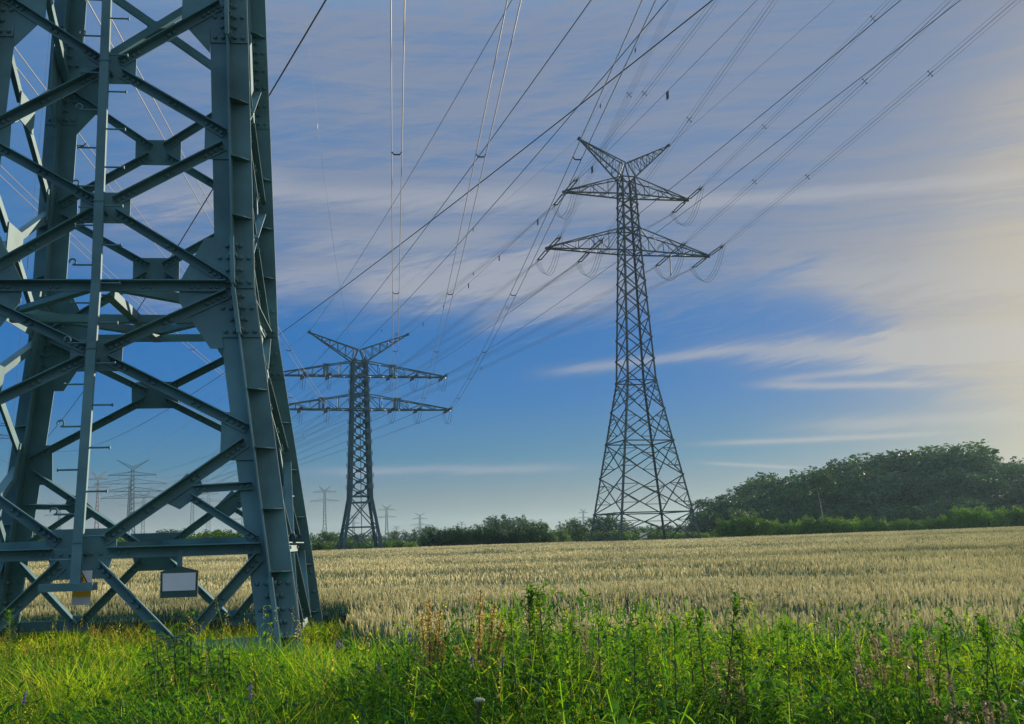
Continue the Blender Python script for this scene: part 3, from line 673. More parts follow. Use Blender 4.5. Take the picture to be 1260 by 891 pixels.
def cable(pts, label, n=1, r=.016, gap=.4, mt=None, spacers=(), markers=(), group=None, name=None, cat='power line'):
    mt = mt or WIRE_FAR; A = pts[0]
    P = [p - A for p in pts]; d = P[-1].normalized(); s = d.cross(Vector((0, 0, 1))).normalized(); u = Vector((0, 0, 1))
    offs = {1: [Vector((0, 0, 0))], 2: [s * gap / 2, s * -gap / 2], 4: [s * a * gap / 2 + u * b_ * gap / 2 for a in (1, -1) for b_ in (1, -1)]}[n]
    if n == 1:
        m = MB(); m.tube(P, r, 5); root = m.build(name or 'overhead_wire', mt); root.location = A
    else:
        root = empty(name or 'conductor_bundle', A)
        for o in offs:
            m = MB(); m.tube([p + o * min(1, .25 + i * .75) for i, p in enumerate(P)], r, 5); m.build('wire', mt, root)
    tag(root, label, cat, group)
    L = len(P) - 1
    for t in spacers:
        p = P[int(t * L)].lerp(P[min(L, int(t * L) + 1)], t * L - int(t * L)); m = MB()
        if n == 4:
            for a, b_ in ((0, 3), (1, 2)): m.box(p + offs[a], p + offs[b_], .045, .035)
            for o in offs: m.box(p + o - d * .09, p + o + d * .09, .06, .06)
        else: m.tube([p + offs[0], p + offs[0] * .6 - u * .12, p + offs[1] * .6 - u * .12, p + offs[1]], .035, 4)
        m.build('spacer', WIRE_DARK, root)
    for t in markers:
        p = P[int(t * L)].lerp(P[min(L, int(t * L) + 1)], t * L - int(t * L)); m = MB()
        for q in (-.12, .0, .12): m.box(p + d * q, p + d * q - u * .5 + s * .05 * q, .09, .03, s)
        m.build('line_marker', WIRE_DARK, root)
    return root
# twin conductors from the near pylon to the slim one
for u, un in ((1, 'outer'), (.66, 'middle'), (.37, 'inner')):
    for sd, sg_ in (('right', 1), ('left', -1)):
        A = L_ATT[('lo', sd, un)][0]; B = NM @ Vector((sg_ * u * 12.3, .2, 18.4))
        cable(span(A, B, 1.2), f'pale twin wire dropping to the {sd} {un} end of the slim pylon lower crossarm', 2, .019, .42, WIRE_ALU, [.12, .28, .42, .6, .8], group='twin wires to the slim pylon')
# single wires of the slim pylon rising over the camera to the right
for key, lab, pix in ((('up', 'left', 'middle'), 'left middle point', [(729, 0), (538, 260)]), (('up', 'left', 'inner'), 'left inner point', [(820, 0), (602, 260)]),
                      (('up', 'right', 'middle'), 'right middle point', [(1111, 0), (827, 229)]), (('up', 'right', 'outer'), 'right tip', [(1187, 0), (850, 252), (619, 418)])):
    cable(span_q(L_ATT[key][0], DIRB, pix), f'single dark wire rising right from the {lab} of the slim pylon upper crossarm', 1, .019, group='single wires of the slim pylon')
cable(span_q(L_ATT['left horn'][0], DIRB, [(634, 0), (474, 260)]), 'thin earth wire rising from the left horn of the slim pylon', 1, .017, name='earth_wire')
cable(span_q(L_ATT['right horn'][0], DIRB, [(927, 5), (749, 184), (590, 337)]), 'earth wire with dark flapping markers from the right horn of the slim pylon', 1, .013, name='earth_wire', markers=[.06, .13, .20, .27, .34, .415, .49, .56])
# four-wire bundles of the big pylon, towards the camera side
for nm, pix in {'upper right': [(1096, 0), (958, 140)], 'lower right inner': [(1169, 0), (938, 219)], 'lower right': [(1251, 0), (988, 221)],
                'upper left': [(873, 0), (744, 213)], 'lower left': [(830, 0), (767, 131)], 'lower left inner': [(953, 0), (795, 218)]}.items():
    k = {'upper right': 0, 'lower right inner': 1, 'lower right': 2, 'upper left': 3, 'lower left': 4, 'lower left inner': 5}[nm]
    cable(span_q(R_ATT[nm][0], DIRB, pix), f'four-wire bundle rising right from the {nm} arm of the tall dark pylon', 4, .0115, .42, None, [.10 + .012 * k, .23 + .012 * k, .37 + .012 * k, .5], group='bundles over the tall pylon')
cable(span_q(R_ATT['right horn'][0], DIRB, [(1027, 0)]), 'single earth wire rising from the right horn of the tall dark pylon', 1, .016, name='earth_wire')
cable(span_q(R_ATT['left horn'][0], DIRB, [(820, 0), (773, 69)]), 'faint marked earth wire rising from the left horn of the tall dark pylon', 1, .011, name='earth_wire', markers=[.05, .12, .2, .3, .4])
# ... and away to the far pylons on the left
fa, fb = FAR[TA], FAR[TB]
fars = {'upper right': fa[3], 'lower right inner': fa[6], 'lower right': fa[7], 'upper left': fa[1], 'lower left': fa[5], 'lower left inner': fa[4]}
for i, (nm, B) in enumerate(fars.items()):
    cable(span(R_ATT[nm][1], B, 9.5), f'four-wire bundle running left from the {nm} arm of the tall dark pylon', 4, .014, .42, None, [.08 + .012 * i, .2 + .012 * i, .33, .5], group='bundles running away to the left')
cable(span(R_ATT['right horn'][1], fa[9], 8), 'marked earth wire falling away left from the right horn of the tall dark pylon', 1, .012, name='earth_wire', markers=[.1, .18, .25, .31, .37, .45])
cable(span(R_ATT['left horn'][1], fa[8], 8), 'marked earth wire falling away left from the left horn of the tall dark pylon', 1, .012, name='earth_wire', markers=[.06, .13, .22, .3])
ends = {('up', 'right', 'outer'): fb[3], ('up', 'right', 'middle'): fb[2], ('up', 'right', 'inner'): fb[2] + Vector((-1.5, 0, 0)), ('up', 'left', 'inner'): fb[0], ('up', 'left', 'middle'): fb[0] + Vector((-1.5, 0, 0)), ('up', 'left', 'outer'): fb[1],
        ('lo', 'right', 'outer'): fb[7], ('lo', 'right', 'middle'): fb[6], ('lo', 'right', 'inner'): fb[6] + Vector((-1.5, 0, 0)), ('lo', 'left', 'inner'): fb[4], ('lo', 'left', 'middle'): fb[4] + Vector((-1.5, 0, 0)), ('lo', 'left', 'outer'): fb[5]}
for key, B in ends.items():
    cable(span(L_ATT[key][1], B, 7), f"thin wires running left from the {key[1]} {key[2]} point of the slim pylon {'upper' if key[0] == 'up' else 'lower'} crossarm", 2, .015, .4, group='wires running away from the slim pylon')
for h in ('left horn', 'right horn'): cable(span(L_ATT[h][1], fb[3] + Vector((-6 if h[0] == 'l' else 6, 0, 12)), 6), f'thin earth wire falling away left from the {h} of the slim pylon', 1, .012, name='earth_wire')
# two dark wires of another line crossing high over the near pylon, and one marked wire
DIRC = Vector((-math.sin(math.radians(28)), math.cos(math.radians(28)), 0))
def free_wire(px, py, Y, pix, label, d, r, markers=(), s0=-60, s1=260):
    A = at(px, py, Y); S_ = [pix_on_line(A, d, *p) for p in pix] + [(0., A.z)]
    k = np.polyfit([p[0] for p in S_], [p[1] for p in S_], 2)
    if k[0] < 5e-5: k = np.concatenate([[5e-5], np.polyfit([p[0] for p in S_], [p[1] - 5e-5 * p[0] ** 2 for p in S_], 1)])
    pts = [Vector((A.x + d.x * s, A.y + d.y * s, float(np.polyval(k, s)))) for s in np.linspace(s0, s1, 90)]
    return cable(pts, label, 1, r, mt=WIRE_DARK, markers=markers)
free_wire(350, 405, 80, [(875, 0), (700, 142), (520, 280), (276, 460), (128, 544)], 'thick dark wire crossing the whole sky from upper right down behind the near pylon', DIRC, .027)
free_wire(328, 123, 34, [(401, 0), (220, 300), (148, 415), (65, 530)], 'dark wire dropping steeply left behind the near pylon right leg', DIRC, .026, s0=-40, s1=260)
free_wire(410, 292, 90, [(374, 0), (388, 140), (424, 385)], 'very thin near-vertical wire with dark markers between near pylon and slim pylon', Vector((-.06, 1, 0)).normalized(), .009, [.29, .36, .44, .52], s0=-75, s1=48)
free_wire(32, 330, 60, [(50, 160), (20, 480)], 'very thin marked wire showing through the left side of the near pylon', Vector((-.35, .94, 0)).normalized(), .009, [.4, .5], s0=-45, s1=70)
# ------------------------------------------------------------------ trees and hedges
def leaf_cards(P, Nrm, size, r_):
    """small pointed leaf clumps (two bent triangles each) at P facing about Nrm"""
    n = len(P); a = r_.normal(size=(n, 3)); a -= Nrm * np.sum(a * Nrm, 1, keepdims=True); a /= np.linalg.norm(a, axis=1, keepdims=True) + 1e-9
    b = np.cross(Nrm, a); s = (size * r_.uniform(.6, 1.4, n))[:, None]
    V = np.stack([P - a * s, P + b * s * .55 + Nrm * s * .2, P + a * s, P - b * s * .55 + Nrm * s * .2], 1).reshape(-1, 3)
    return V, np.arange(4 * n).reshape(n, 4)
def crown(blobs, per, size, r_, hollow=.62):
    P, N_ = [], []
    for c, rad in blobs:
        k = max(20, int(per * (np.prod(rad) ** (2 / 3)) / .02))
        d = r_.normal(size=(k, 3)); d /= np.linalg.norm(d, axis=1, keepdims=True)
        rr = (hollow + (1.08 - hollow) * r_.random(k) ** .55)[:, None]
        lump = 1 + .16 * np.sin(d[:, :1] * 7 + c[0] * 9) * np.sin(d[:, 1:2] * 6 + c[1] * 7) + .10 * np.sin(d[:, 2:] * 11 + c[2] * 5)
        P.append(np.array(c) + d * rr * lump * np.array(rad)); nn = d + r_.normal(size=(k, 3)) * .7; N_.append(nn / np.linalg.norm(nn, axis=1, keepdims=True))
    P, N_ = np.concatenate(P), np.concatenate(N_); P[:, 2] = np.maximum(P[:, 2], .005)
    V, Fq = leaf_cards(P, N_, size, r_)
    ti = np.repeat(np.clip(r_.normal(.45, .2, len(P)), 0, 1), 4)
    return V, Fq, ti
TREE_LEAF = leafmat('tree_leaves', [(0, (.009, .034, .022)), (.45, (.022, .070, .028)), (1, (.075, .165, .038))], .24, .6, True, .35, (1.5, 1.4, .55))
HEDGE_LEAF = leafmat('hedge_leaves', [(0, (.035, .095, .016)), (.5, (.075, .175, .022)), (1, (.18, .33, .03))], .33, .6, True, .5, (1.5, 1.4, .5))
def tree_proto(seed, kind):
    r_ = np.random.default_rng(seed); blobs = []
    if kind in ('bush', 'shrub'):
        for i in range(9): blobs.append(((r_.uniform(-.55, .55), r_.uniform(-.4, .4), r_.uniform(.25, .62)), np.array([1, 1, .9]) * r_.uniform(.24, .38)))
        for i in range(16):
            a = r_.uniform(0, 6.28); blobs.append(((.6 * math.cos(a) * r_.uniform(.3, 1), .5 * math.sin(a), r_.uniform(.6, .92)), np.array([.8, .8, 1.3]) * r_.uniform(.06, .13)))
        V, Fq, ti = crown(blobs, 95, .038, r_, .6)
    else:
        wide = {'round': .46, 'tall': .36, 'open': .38}[kind]; lowz = {'round': .10, 'tall': .05, 'open': .34}[kind]
        for i in range(20):
            z = r_.uniform(lowz + .1, .86); ww = wide * math.sqrt(max(.08, 1 - ((z - .55) / .48) ** 2)); a = r_.uniform(0, 6.28); q = r_.uniform(.25, .85) * ww
            blobs.append(((q * math.cos(a), q * math.sin(a), z), np.array([1, 1, .85]) * r_.uniform(.10, .19)))
        for i in range(22):
            z = r_.uniform(lowz, .97); ww = wide * math.sqrt(max(.05, 1 - ((z - .55) / .48) ** 2)); a = r_.uniform(0, 6.28)
            blobs.append(((ww * .95 * math.cos(a), ww * .95 * math.sin(a), z), np.array([1, 1, .9]) * r_.uniform(.04, .085)))
        V, Fq, ti = crown(blobs, 110, .0245, r_, .55)
    root = empty({'bush': 'hedge_bush', 'shrub': 'shrub'}.get(kind, 'broadleaf_tree'), (0, 0, -50))
    link('crown', npmesh('crown', V, [Fq], ti), TREE_LEAF if kind != 'bush' else HEDGE_LEAF, root)
    m = MB()
    if kind in ('bush', 'shrub'):
        for i in range(5):
            a = i * 1.26; m.tube([(.06 * math.cos(a), .06 * math.sin(a), -.05), (.2 * math.cos(a), .15 * math.sin(a), .3), (.4 * math.cos(a), .3 * math.sin(a), .6)], [.02, .013, .005], 5)
        m.build('stem', BARK, root)
    else:
        m.tube([(0, 0, -.04), (.008, .004, .2), (-.006, .008, .45), (.004, 0, .75)], [.024, .019, .013, .004], 7)
        for i in range(7):
            a = i * 2.4 + seed; z = .28 + i * .06; m.tube([(0, 0, z), (.12 * math.cos(a), .12 * math.sin(a), z + .09), (.26 * math.cos(a), .26 * math.sin(a), z + .22)], [.011, .007, .002], 5)
        m.build('trunk', BARK, root)
    return root
PROTO = {k: [tree_proto(11 * i + j, k) for j in range(n)] for i, (k, n) in enumerate((('round', 4), ('tall', 3), ('open', 2), ('bush', 4), ('shrub', 3)))}
used = set()
def plant_tree(kind, x, y, h, label, cat, group, wid=1., name=None):
    ps = PROTO[kind]; p = ps[random.randrange(len(ps))]
    if p.name in used: o = copy_tree(p)
    else: used.add(p.name); o = p
    if name: o.name = name
    o.location = (x, y, g(x, y) - .05); o.scale = (h * wid, h * wid, h); o.rotation_euler.z = random.uniform(0, 6.28)
    return tag(o, label, cat, group)
def tree_px(kind, px, ytop, Y, label, cat, group, wid=1., name=None):
    p = at(px, ytop, Y); h = max(1.2, p.z - g(p.x, p.y)); return plant_tree(kind, p.x, Y, h * 1.03, label, cat, group, wid, name)
# the wood on the rise at the right
PROF = [(850, 640), (866, 622), (885, 607), (905, 602), (930, 590), (955, 585), (1000, 577), (1035, 565), (1080, 561), (1105, 562), (1125, 556), (1143, 548), (1165, 546), (1190, 547), (1212, 553), (1222, 570), (1236, 565), (1262, 560), (1330, 556), (1420, 560)]
prof = lambda x: float(np.interp(x, [p[0] for p in PROF], [p[1] for p in PROF]))
WG_ = 'trees of the wood on the rise'
x = 862
while x < 1400:
    Y = 268 + random.uniform(0, 45)
    tree_px(random.choice(['round', 'round', 'tall']), x, prof(x) + random.uniform(-4, 7), Y, 'dark broadleaf tree on the skyline of the wood at right', 'tree', WG_, random.uniform(1.35, 1.75))
    x += random.uniform(15, 25)
x = 868
while x < 1400:
    t = 648 - (648 - prof(x)) * random.uniform(.62, .86)
    if 1095 < x < 1215: t = max(t, 575 + random.uniform(0, 12))
    tree_px(random.choice(['round', 'tall', 'tall']), x, t, 240 + random.uniform(0, 22), 'dark broadleaf tree in front part of the wood at right', 'tree', 'front trees of the wood', random.uniform(1.3, 1.7))
    x += random.uniform(14, 22)
x = 872
while x < 1300:
    tree_px('shrub', x, 628 + random.uniform(-8, 8) - (10 if 1080 < x < 1210 else 0), 215 + random.uniform(-6, 10), 'grey-green shrub on the slope below the wood, behind the hedge', 'shrub', 'shrubs below the wood', random.uniform(.8, 1.3), 'shrub')
    x += random.uniform(17, 28)
m = MB()
bp = at(1012, 612, 206); o = MB(); b0 = Vector((bp.x, 206, g(bp.x, 206))); o.tube([b0 - Vector((0, 0, .3)), b0 + Vector((-.25, 0, 4)), b0 + Vector((-.9, 0, 9.3))], [.13, .10, .05], 7)
tr = plant_tree('open', bp.x, 206.6, 13., 'slender tree with a pale bare trunk at the edge of the wood', 'tree', None, .7, 'birch_tree')
for ch in list(tr.children):
    if ch.name.startswith('crown'): ch.location.z = .43; ch.scale = (.8, .8, .56)
    if ch.name.startswith('trunk'): ch.hide_render = True; bpy.data.objects.remove(ch)
me = o.mesh('trunk'); tk = link('trunk', me, BIRCH, tr); tk.matrix_parent_inverse = Matrix.Identity(4)
sc = tr.scale; ivm = Matrix.LocRotScale(tr.location, tr.rotation_euler, tr.scale).inverted()
for v in me.vertices: v.co = ivm @ v.co
# lit hedge along the far edge of the field, right
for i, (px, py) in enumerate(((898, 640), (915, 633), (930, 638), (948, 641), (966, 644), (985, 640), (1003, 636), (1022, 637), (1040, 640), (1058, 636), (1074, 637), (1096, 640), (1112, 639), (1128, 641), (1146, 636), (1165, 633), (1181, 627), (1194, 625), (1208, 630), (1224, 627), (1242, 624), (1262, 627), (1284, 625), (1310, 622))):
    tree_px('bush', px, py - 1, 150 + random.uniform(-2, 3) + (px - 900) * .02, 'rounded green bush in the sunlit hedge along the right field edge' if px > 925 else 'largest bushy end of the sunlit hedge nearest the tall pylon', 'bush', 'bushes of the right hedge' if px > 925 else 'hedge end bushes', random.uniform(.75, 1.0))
# dark bushes in the middle
for px, py in ((528, 655), (542, 651), (556, 650), (571, 647), (586, 649), (600, 646), (616, 649), (632, 651), (646, 648), (660, 645), (670, 653)):
    tree_px('shrub', px, py, 146 + random.uniform(0, 5), 'dark green bush in the thicket between slim and tall pylon', 'bush', 'bushes of the middle thicket', random.uniform(.85, 1.1), 'hedge_bush')
for px, py, k in ((600, 640, 'round'), (615, 635, 'round'), (632, 633.5, 'round'), (650, 637, 'round'), (662, 642, 'tall')):
    tree_px(k, px, py, 235 + random.uniform(0, 12), 'round grey-green tree rising behind the middle thicket', 'tree', 'trees behind the middle thicket', 1.25)
# tree line between the thicket and the tall pylon and beyond it
for px, py, k, Y in ((686, 652, 'bush', 190), (697, 641, 'round', 230), (708, 638, 'round', 225), (722, 640, 'round', 232), (738, 633, 'round', 222), (752, 632, 'round', 218), (766, 641, 'round', 236), (779, 647, 'round', 250), (793, 648, 'round', 255), (806, 649, 'bush', 240), (820, 645, 'round', 262), (834, 647, 'round', 266), (846, 645, 'round', 260), (858, 648, 'bush', 230)):
    tree_px(k, px, py, Y, 'grey-green tree in the low row behind the tall pylon', 'tree', 'low tree row behind the tall pylon', 1.15 if k == 'round' else 1.)
for px in (728, 742, 760, 778, 798, 815, 832, 850, 866, 884):
    tree_px('bush', px, 654 + random.uniform(-2, 2), 172 + random.uniform(0, 10), 'low dark bush at the foot of the tall pylon', 'bush', 'bushes at the foot of the tall pylon', 1.15)
tree_px('round', 715, 647, 158, 'small sunlit round bush left of the tall pylon foot', 'bush', None, 1.1, 'round_bush')
# left: trees by the slim pylon
for px, py, Y in ((392, 655, 205), (406, 652, 200), (421, 655, 210), (440, 655, 240), (458, 655, 225), (474, 659, 235), (490, 652, 260), (504, 655, 255), (520, 648, 262), (534, 646.5, 265), (549, 652, 258)):
    tree_px('round', px, py, Y, 'grey-green tree in the low row behind the slim pylon', 'tree', 'low tree row behind the slim pylon', 1.3)
for px in (396, 424, 452, 472, 489, 505):
    tree_px('bush', px, 665 + random.uniform(-2, 1), 165 + random.uniform(0, 10), 'low bush at the field edge by the slim pylon', 'bush', 'bushes by the slim pylon', 1.3)
# hedge seen through the near pylon
x = -60
while x < 335:
    tree_px('bush', x, 661.5 + random.uniform(-4, 2) - (4 if 240 < x < 300 else 0), 120 + random.uniform(0, 6), 'sunlit green bush of the hedge seen through the near pylon', 'bush', 'bushes of the left hedge', random.uniform(.95, 1.2)); x += random.uniform(13, 19)
for px, py in ((10, 650), (36, 645), (60, 652), (205, 652), (218, 650), (262, 651), (275, 652), (330, 652), (352, 655), (371, 654)):
    tree_px('round', px, py, 250 + random.uniform(0, 20), 'dark distant tree over the hedge behind the near pylon', 'tree', 'trees behind the left hedge', 1.2)
# what is far off reads as one dark strip of woodland
r_ = np.random.default_rng(3); bl = []
for i in range(420):
    a = math.radians(r_.uniform(-48, 48)); R_ = r_.uniform(900, 1300); hh = r_.uniform(6, 11)
    bl.append(((R_ * math.sin(a), R_ * math.cos(a), hh * .5), np.array([r_.uniform(9, 22), r_.uniform(9, 20), hh * .55])))
V, Fq, ti = crown(bl, .0085, 1.5, r_, .8)
tag(link('far_woodland', npmesh('far_woodland', V, [Fq], ti), TREE_LEAF), 'hazy strip of distant woodland along the horizon', 'woodland', kind='stuff')
# ------------------------------------------------------------------ wheat field
WH = .74
def wheat_front(x):                        # near edge of the crop (it leaves a grassy island round the pylon)
    return np.where(x < -9.6, 15.5, np.interp(x, [-9.6, -9.2, -3.1, -2.3, -1, 3, 14, 40], [15.5, 20.4, 20.4, 14.3, 12.6, 11.6, 10.6, 9.5])) + .25 * np.sin(x * 1.3)
def tmpl_wheat_near(r_):
    V, Fq, T = [], [], []
    def strip(pts, ws, t, ax=(1, 0, 0)):
        n0 = len(V)
        for p, w_ in zip(pts, ws):
            V.append((p[0] - ax[0] * w_, p[1] - ax[1] * w_, p[2])); V.append((p[0] + ax[0] * w_, p[1] + ax[1] * w_, p[2])); T.extend([t, t])
        for i in range(len(pts) - 1): Fq.append((n0 + 2 * i, n0 + 2 * i + 1, n0 + 2 * i + 3, n0 + 2 * i + 2))
    strip([(0, 0, 0), (.01, 0, .35), (.03, .0, .64)], [.0028, .0026, .002], .15)
    strip([(0, 0, .22), (.06, .03, .42), (.15, .06, .40)], [.004, .006, .001], .05, (.3, .95, 0)); strip([(.01, 0, .38), (-.05, -.04, .58), (-.13, -.08, .54)], [.004, .006, .001], .22, (.5, -.85, 0))
    n0 = len(V); cx = .035
    for k, (z, rr) in enumerate(((.635, .003), (.665, .0085), (.72, .0075), (.755, .002))):
        cx_ = .03 + .02 * k / 3
        for j in range(4): a = j * math.pi / 2; V.append((cx_ + rr * math.cos(a), rr * math.sin(a), z)); T.append(.75)
    for k in range(3):
        for j in range(4): Fq.append((n0 + 4 * k + j, n0 + 4 * k + (j + 1) % 4, n0 + 4 * k + 4 + (j + 1) % 4, n0 + 4 * k + 4 + j))
    for j in range(3):
        a = j * 2.1; n1 = len(V); c_, s_ = math.cos(a), math.sin(a)
        V.extend([(.04 - s_ * .0012, c_ * .0012, .67 + j * .02), (.04 + s_ * .0012, -c_ * .0012, .67 + j * .02), (.045 + c_ * .028, s_ * .028, .775), (.045 + c_ * .028, s_ * .028, .775)]); T.extend([.9] * 4); Fq.append((n1, n1 + 1, n1 + 2, n1 + 3))
    return np.array(V), np.array(Fq), np.array(T)
def tmpl_wheat_mid():
    V, Fq, T = [(-.005, 0, .1), (.005, 0, .1), (.012, 0, .64), (.02, 0, .64)], [(0, 1, 3, 2)], [.1, .1, .3, .3]
    n0 = 4
    for k, (z, rr) in enumerate(((.63, .003), (.68, .012), (.76, .003))):
        for j in range(3): a = j * 2.0944; V.append((.02 + rr * math.cos(a), rr * math.sin(a), z)); T.append(.75)
    for k in range(2):
        for j in range(3): Fq.append((n0 + 3 * k + j, n0 + 3 * k + (j + 1) % 3, n0 + 3 * k + 3 + (j + 1) % 3, n0 + 3 * k + 3 + j))
    n1 = len(V); V += [(0, -.012, .36), (0, .012, .36), (.11, .0, .56), (.12, .0, .56)]; T += [.1] * 4; Fq.append((n1, n1 + 1, n1 + 3, n1 + 2))
    return np.array(V), np.array(Fq), np.array(T)
def scatter(tm, x, y, sxy, sz, r_, lean=.12, tj=.2, base=None, shift=0.):
    V, Fq, T = tm; n = len(x); a = r_.uniform(0, 2 * np.pi, n); c, s = np.cos(a)[:, None], np.sin(a)[:, None]
    px = (V[None, :, 0] * c - V[None, :, 1] * s) * sxy[:, None]; py = (V[None, :, 0] * s + V[None, :, 1] * c) * sxy[:, None]; pz = V[None, :, 2] * sz[:, None]
    lx, ly = r_.normal(0, lean, n)[:, None], r_.normal(0, lean, n)[:, None]
    W = np.stack([px + x[:, None] + lx * pz, py + y[:, None] + ly * pz, pz + (gz(x, y) if base is None else base)[:, None]], -1).reshape(-1, 3)
    FF = (Fq[None] + (np.arange(n) * len(V))[:, None, None]).reshape(-1, Fq.shape[1])
    TT = np.clip(T[None] + (r_.normal(0, tj, n) * .5 + shift)[:, None], 0, 1).reshape(-1)
    return W, FF, TT
def field_pts(r_, y0, y1, dens, side=3.):
    A = .52 * (y1 ** 2 - y0 ** 2) + 2 * side * (y1 - y0); n = int(A * dens)
    y = np.sqrt(r_.uniform(y0 ** 2, y1 ** 2, n)); x = r_.uniform(-1, 1, n) * (.53 * y + side)
    f = wheat_front(x); keep = y > f
    yw = y + .25 * np.sin(x * .25) + .12 * x * .1
    for c, hw_ in ((14.2, .2), (16.8, .42), (19.2, .34), (24.5, .5), (27.6, .4), (38, .6), (52, .7)): keep &= ~((np.abs(yw - c) < hw_) & (r_.random(n) < .8) & (np.sin(x * .55 + c * 2) + .6 * np.sin(x * 1.7 + c) > -.35))
    keep &= y < wheat_back(x)
    return x[keep], y[keep]
def wheat_back(x): return np.interp(x, [-80, -25, 5, 15, 30, 60, 120], [128, 136, 140, 128, 138, 146, 152])
def bands(x, y):                            # strips where the crop stands lower and greener (tracks, lodged growth)
    b = 0
    for c, hw_, ph in ((15.2, .9, 0.3), (17.6, 1.0, 2.1), (21.5, 1.4, 4.), (27, 1.8, 1.2), (36, 2.6, 3.), (50, 4, .5), (75, 6, 2.), (105, 8, 4.4)):
        s = np.clip(.55 + .55 * np.sin(x * (5.5 / c) + ph) + .3 * np.sin(x * (17. / c) + ph * 2), 0, 1)
        b = np.maximum(b, np.exp(-((y + .07 * x + .4 * np.sin(x * .5 + ph) - c) / hw_) ** 2) * s)
    return b
def grow(tm, x, y, s0, s1, hs, lean):
    b = bands(x, y); parts.append(scatter(tm, x, y, r_.uniform(s0, s1, len(x)), r_.normal(.99, hs, len(x)) * (1 - .17 * b), r_, lean, .2, None, -.22 * b))
WHEAT = leafmat('ripening_wheat', [(0, (.022, .085, .065)), (.3, (.070, .155, .09)), (.55, (.50, .49, .27)), (.8, (.75, .70, .44)), (1, (.83, .78, .53))], .45, .6, False, .22, (1.05, 1.03, .85))
r_ = np.random.default_rng(21)
parts = []
x, y = field_pts(r_, 9.2, 27, 112); grow(tmpl_wheat_near(r_), x, y, .9, 1.3, .07, .10)
x, y = field_pts(r_, 27, 62, 42, 4); grow(tmpl_wheat_mid(), x, y, 1.1, 1.6, .065, .12)
x, y = field_pts(r_, 62, 153, 13, 8); grow(tmpl_wheat_mid(), x, y, 1.9, 2.8, .06, .14)
off = 0; VV, FF, TT = [], [], []
for V, Fq, T in parts: VV.append(V); FF.append(Fq + off); TT.append(T); off += len(V)
# the closed canopy below the ears
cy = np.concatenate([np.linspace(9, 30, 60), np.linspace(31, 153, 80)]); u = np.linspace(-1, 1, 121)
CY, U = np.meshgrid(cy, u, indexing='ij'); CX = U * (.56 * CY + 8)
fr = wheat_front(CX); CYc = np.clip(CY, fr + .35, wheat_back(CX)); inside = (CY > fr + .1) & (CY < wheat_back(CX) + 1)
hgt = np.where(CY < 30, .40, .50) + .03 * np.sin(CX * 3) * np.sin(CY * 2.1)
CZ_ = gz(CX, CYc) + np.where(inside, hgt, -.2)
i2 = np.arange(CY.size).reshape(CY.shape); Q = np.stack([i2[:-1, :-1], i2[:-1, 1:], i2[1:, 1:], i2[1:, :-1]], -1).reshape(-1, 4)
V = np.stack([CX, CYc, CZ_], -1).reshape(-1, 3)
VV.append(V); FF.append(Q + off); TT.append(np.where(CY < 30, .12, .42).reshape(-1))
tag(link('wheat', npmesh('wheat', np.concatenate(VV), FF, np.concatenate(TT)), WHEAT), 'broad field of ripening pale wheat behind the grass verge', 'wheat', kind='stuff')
# ------------------------------------------------------------------ grass verge
def leafset(pairs, r_, seg=4):
    """pairs: (base, direction, length, width, droop): curved pointed blades, folded along the midrib"""
    V, Fq, T = [], [], []
    for b_, d, L, W, dr in pairs:
        d = np.array(d, float); d /= np.linalg.norm(d); s = np.cross(d, (0, 0, 1.)); s /= np.linalg.norm(s) + 1e-9; n0 = len(V); t0 = np.clip(r_.normal(.5, .2), 0, 1)
        for k in range(seg + 1):
            t = k / seg; c = np.array(b_) + d * L * t + np.array([0, 0, -dr * L * t * t]); w_ = W * .5 * (math.sin(math.pi * min(1, t * .93 + .06)) ** .8) * (1 + .12 * (-1) ** k)
            V += [c - s * w_ + np.array([0, 0, w_ * .35]), c, c + s * w_ + np.array([0, 0, w_ * .35])]; T += [t0] * 3
        for k in range(seg):
            a = n0 + 3 * k; Fq += [(a, a + 1, a + 4, a + 3), (a + 1, a + 2, a + 5, a + 4)]
    return np.array(V), np.array(Fq), np.array(T)
def blades(x, y, h, w_, r_, bend=.35, z0=None, seg=3, lean=.25, wind=(.0, .0)):
    n = len(x); a = r_.uniform(0, 6.2832, n); la = r_.uniform(0, 6.2832, n); lb = np.abs(r_.normal(0, lean, n)); bd = np.abs(r_.normal(bend, bend * .5, n))
    dxy = np.stack([np.cos(la), np.sin(la)], 1) ; sx = np.stack([np.cos(a), np.sin(a)], 1)
    z0 = gz(x, y) if z0 is None else z0; V = np.zeros((n, 2 * (seg + 1), 3))
    for k in range(seg + 1):
        t = k / seg; o = (lb * t + bd * t * t) * h; zc = h * (t - .32 * bd * t * t * t)
        cxy = np.stack([x, y], 1) + dxy * o[:, None] + np.array(wind)[None] * (h * t * t)[:, None]
        ww = (w_ * (1 - t ** 1.6) * .5 + .0004)[:, None]
        V[:, 2 * k, :2] = cxy - sx * ww; V[:, 2 * k + 1, :2] = cxy + sx * ww; V[:, 2 * k, 2] = V[:, 2 * k + 1, 2] = z0 + zc
    q = np.array([(2 * k, 2 * k + 1, 2 * k + 3, 2 * k + 2) for k in range(seg)])
    return V.reshape(-1, 3), (q[None] + (np.arange(n) * 2 * (seg + 1))[:, None, None]).reshape(-1, 4)
def hgrass(x, y):                           # clumps of taller and shorter growth
    return (.82 + .18 * np.sin(x * 1.1 + 1.7) * np.sin(y * .9 + .4) + .10 * np.sin(x * 2.7 + y * 1.9)) * np.interp(y, [9, 12.3, 14.5, 18], [1, .80, .56, .48]) 
